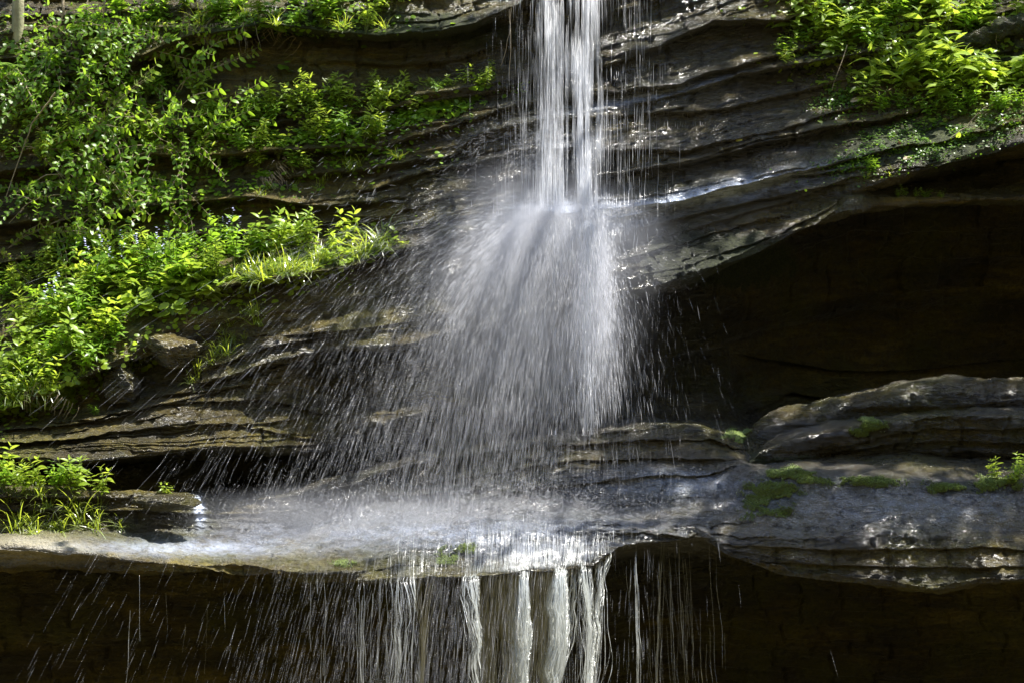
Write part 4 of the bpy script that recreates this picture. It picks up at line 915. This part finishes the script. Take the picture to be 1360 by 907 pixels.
fallen(1194, 198, DEAD, .045, 'upright rusty red dead leaf on the cave lip', -1.5)
fallen(1200, 213, TAN, .05, 'pale tan dead leaf on the cave lip', -.2)
fallen(1130, 135, TAN, .075, 'large pinkish tan dead leaf below the right plants', -.25)
# mossy log at the top right
h1 = hit_any(1290, 55)[0]
pts = [Vector(xyz(x_, y_, h1.y - .05).tolist()) for x_, y_ in ((1268, 62), (1300, 50), (1330, 38), (1365, 30), (1420, 12))]
def bole(name, pts, r0, r1, mat, am=.25):
    k = 60; P = np.array([tuple(p) for p in pts]); t = np.linspace(0, len(P) - 1, k); P = np.stack([np.interp(t, np.arange(len(P)), P[:, c]) for c in range(3)], 1)
    ax = np.gradient(P, axis=0); ax /= np.linalg.norm(ax, axis=1, keepdims=True); a_ = np.cross(ax, np.array([0, 1., 0.])); a_ /= np.linalg.norm(a_, axis=1, keepdims=True); b_ = np.cross(ax, a_)
    m = 28; th = np.arange(m) * 2 * np.pi / m; rr = np.linspace(r0, r1, k)[:, None] * (1 + am * fbm(np.cos(th)[None] * 1.6, np.sin(th)[None] * 1.6, t[:, None] * 3.5, 4, 31) + am * .5 * vnoise(np.cos(th)[None] * 5, np.sin(th)[None] * 5, t[:, None] * 9, 3))
    V_ = P[:, None] + rr[..., None] * (np.cos(th)[None, :, None] * a_[:, None] + np.sin(th)[None, :, None] * b_[:, None])
    i_ = np.arange(k * m).reshape(k, m); F_3 = np.stack([i_[:-1], np.roll(i_[:-1], -1, 1), np.roll(i_[1:], -1, 1), i_[1:]], -1).reshape(-1, 4)
    n_ = k * m; return mesh_np(name, V_.reshape(-1, 3), F_3, mat, attrs={'wet': np.full(n_, .2), 'moss': np.full(n_, .55), 'pale': np.zeros(n_)})
tag(bole('fallen_log', pts, .045, .065, ROCK, .5), 'mossy fallen log lying across the top right corner', 'log')

# ------------------------------------------------------------------ unseen tree above the cliff, added so its crown shades and dapples the rock
def shade_w(px, py):
    w = max(math.exp(-((px - 1180) / 330) ** 2 - ((py - 625) / 90) ** 2) * 1.5, math.exp(-((px - 700) / 330) ** 2 - ((py - 625) / 34) ** 2) * .5,
            math.exp(-((px - 170) / 200) ** 2 - ((py - 190) / 90) ** 2) * .10, math.exp(-((px - 1010) / 110) ** 2 - ((py - 170) / 90) ** 2) * .35, math.exp(-((px - 440) / 120) ** 2 - ((py - 270) / 60) ** 2) * .2, .02)
    if 690 < px < 850 and py < 560: w *= .15
    return w
o = empty('overhanging_tree', (4.6, 5.2, 5.6)); lb = LB(); lines = []; base = Vector(o.location)
rc = random.Random(9); k = 0; ctr = []
while k < 1500:
    px = rc.uniform(-150, 1500); py = rc.uniform(-60, 760)
    if rc.random() > shade_w(px, py) * (1.0 + 1.6 * float(fbm(px * .012, py * .022, 0., 3, 71))): continue
    Yd = float(depth(px, py)); P = Vector(xyz(px, py, Yd).tolist()) + Vector(sdir) * rc.uniform(6.2, 8.2) - base
    lb.leaf(P, (rc.uniform(-1, 1), rc.uniform(-1, 1), rc.uniform(-.5, .2)), (rc.uniform(-.4, .4), rc.uniform(-.4, .4), 1), rc.uniform(.10, .17), rc.uniform(.07, .11), .3, .1, tone=rc.random()); k += 1
    if k % 150 == 0: ctr.append(P)
lines = []
top = Vector((.2, -.6, 5.6))
for c in ctr: lines.append(([top * .55 + Vector((0, 0, rc.uniform(-.5, 1))), (top + c) * .5 + Vector((0, 0, .7)), c], .03, .006))
stem_mesh('trunk', [([Vector((0, 0, -.6)), Vector((.1, -.1, 1.5)), Vector((.1, -.4, 3.4)), top], .22, .10)], BARK_P, o)
stem_mesh('branches', lines, BARK_P, o); lb.build('crown', LEAF, o)
tag(o, 'unseen tree above the cliff, added to shade the ledges with its limbs', 'tree')
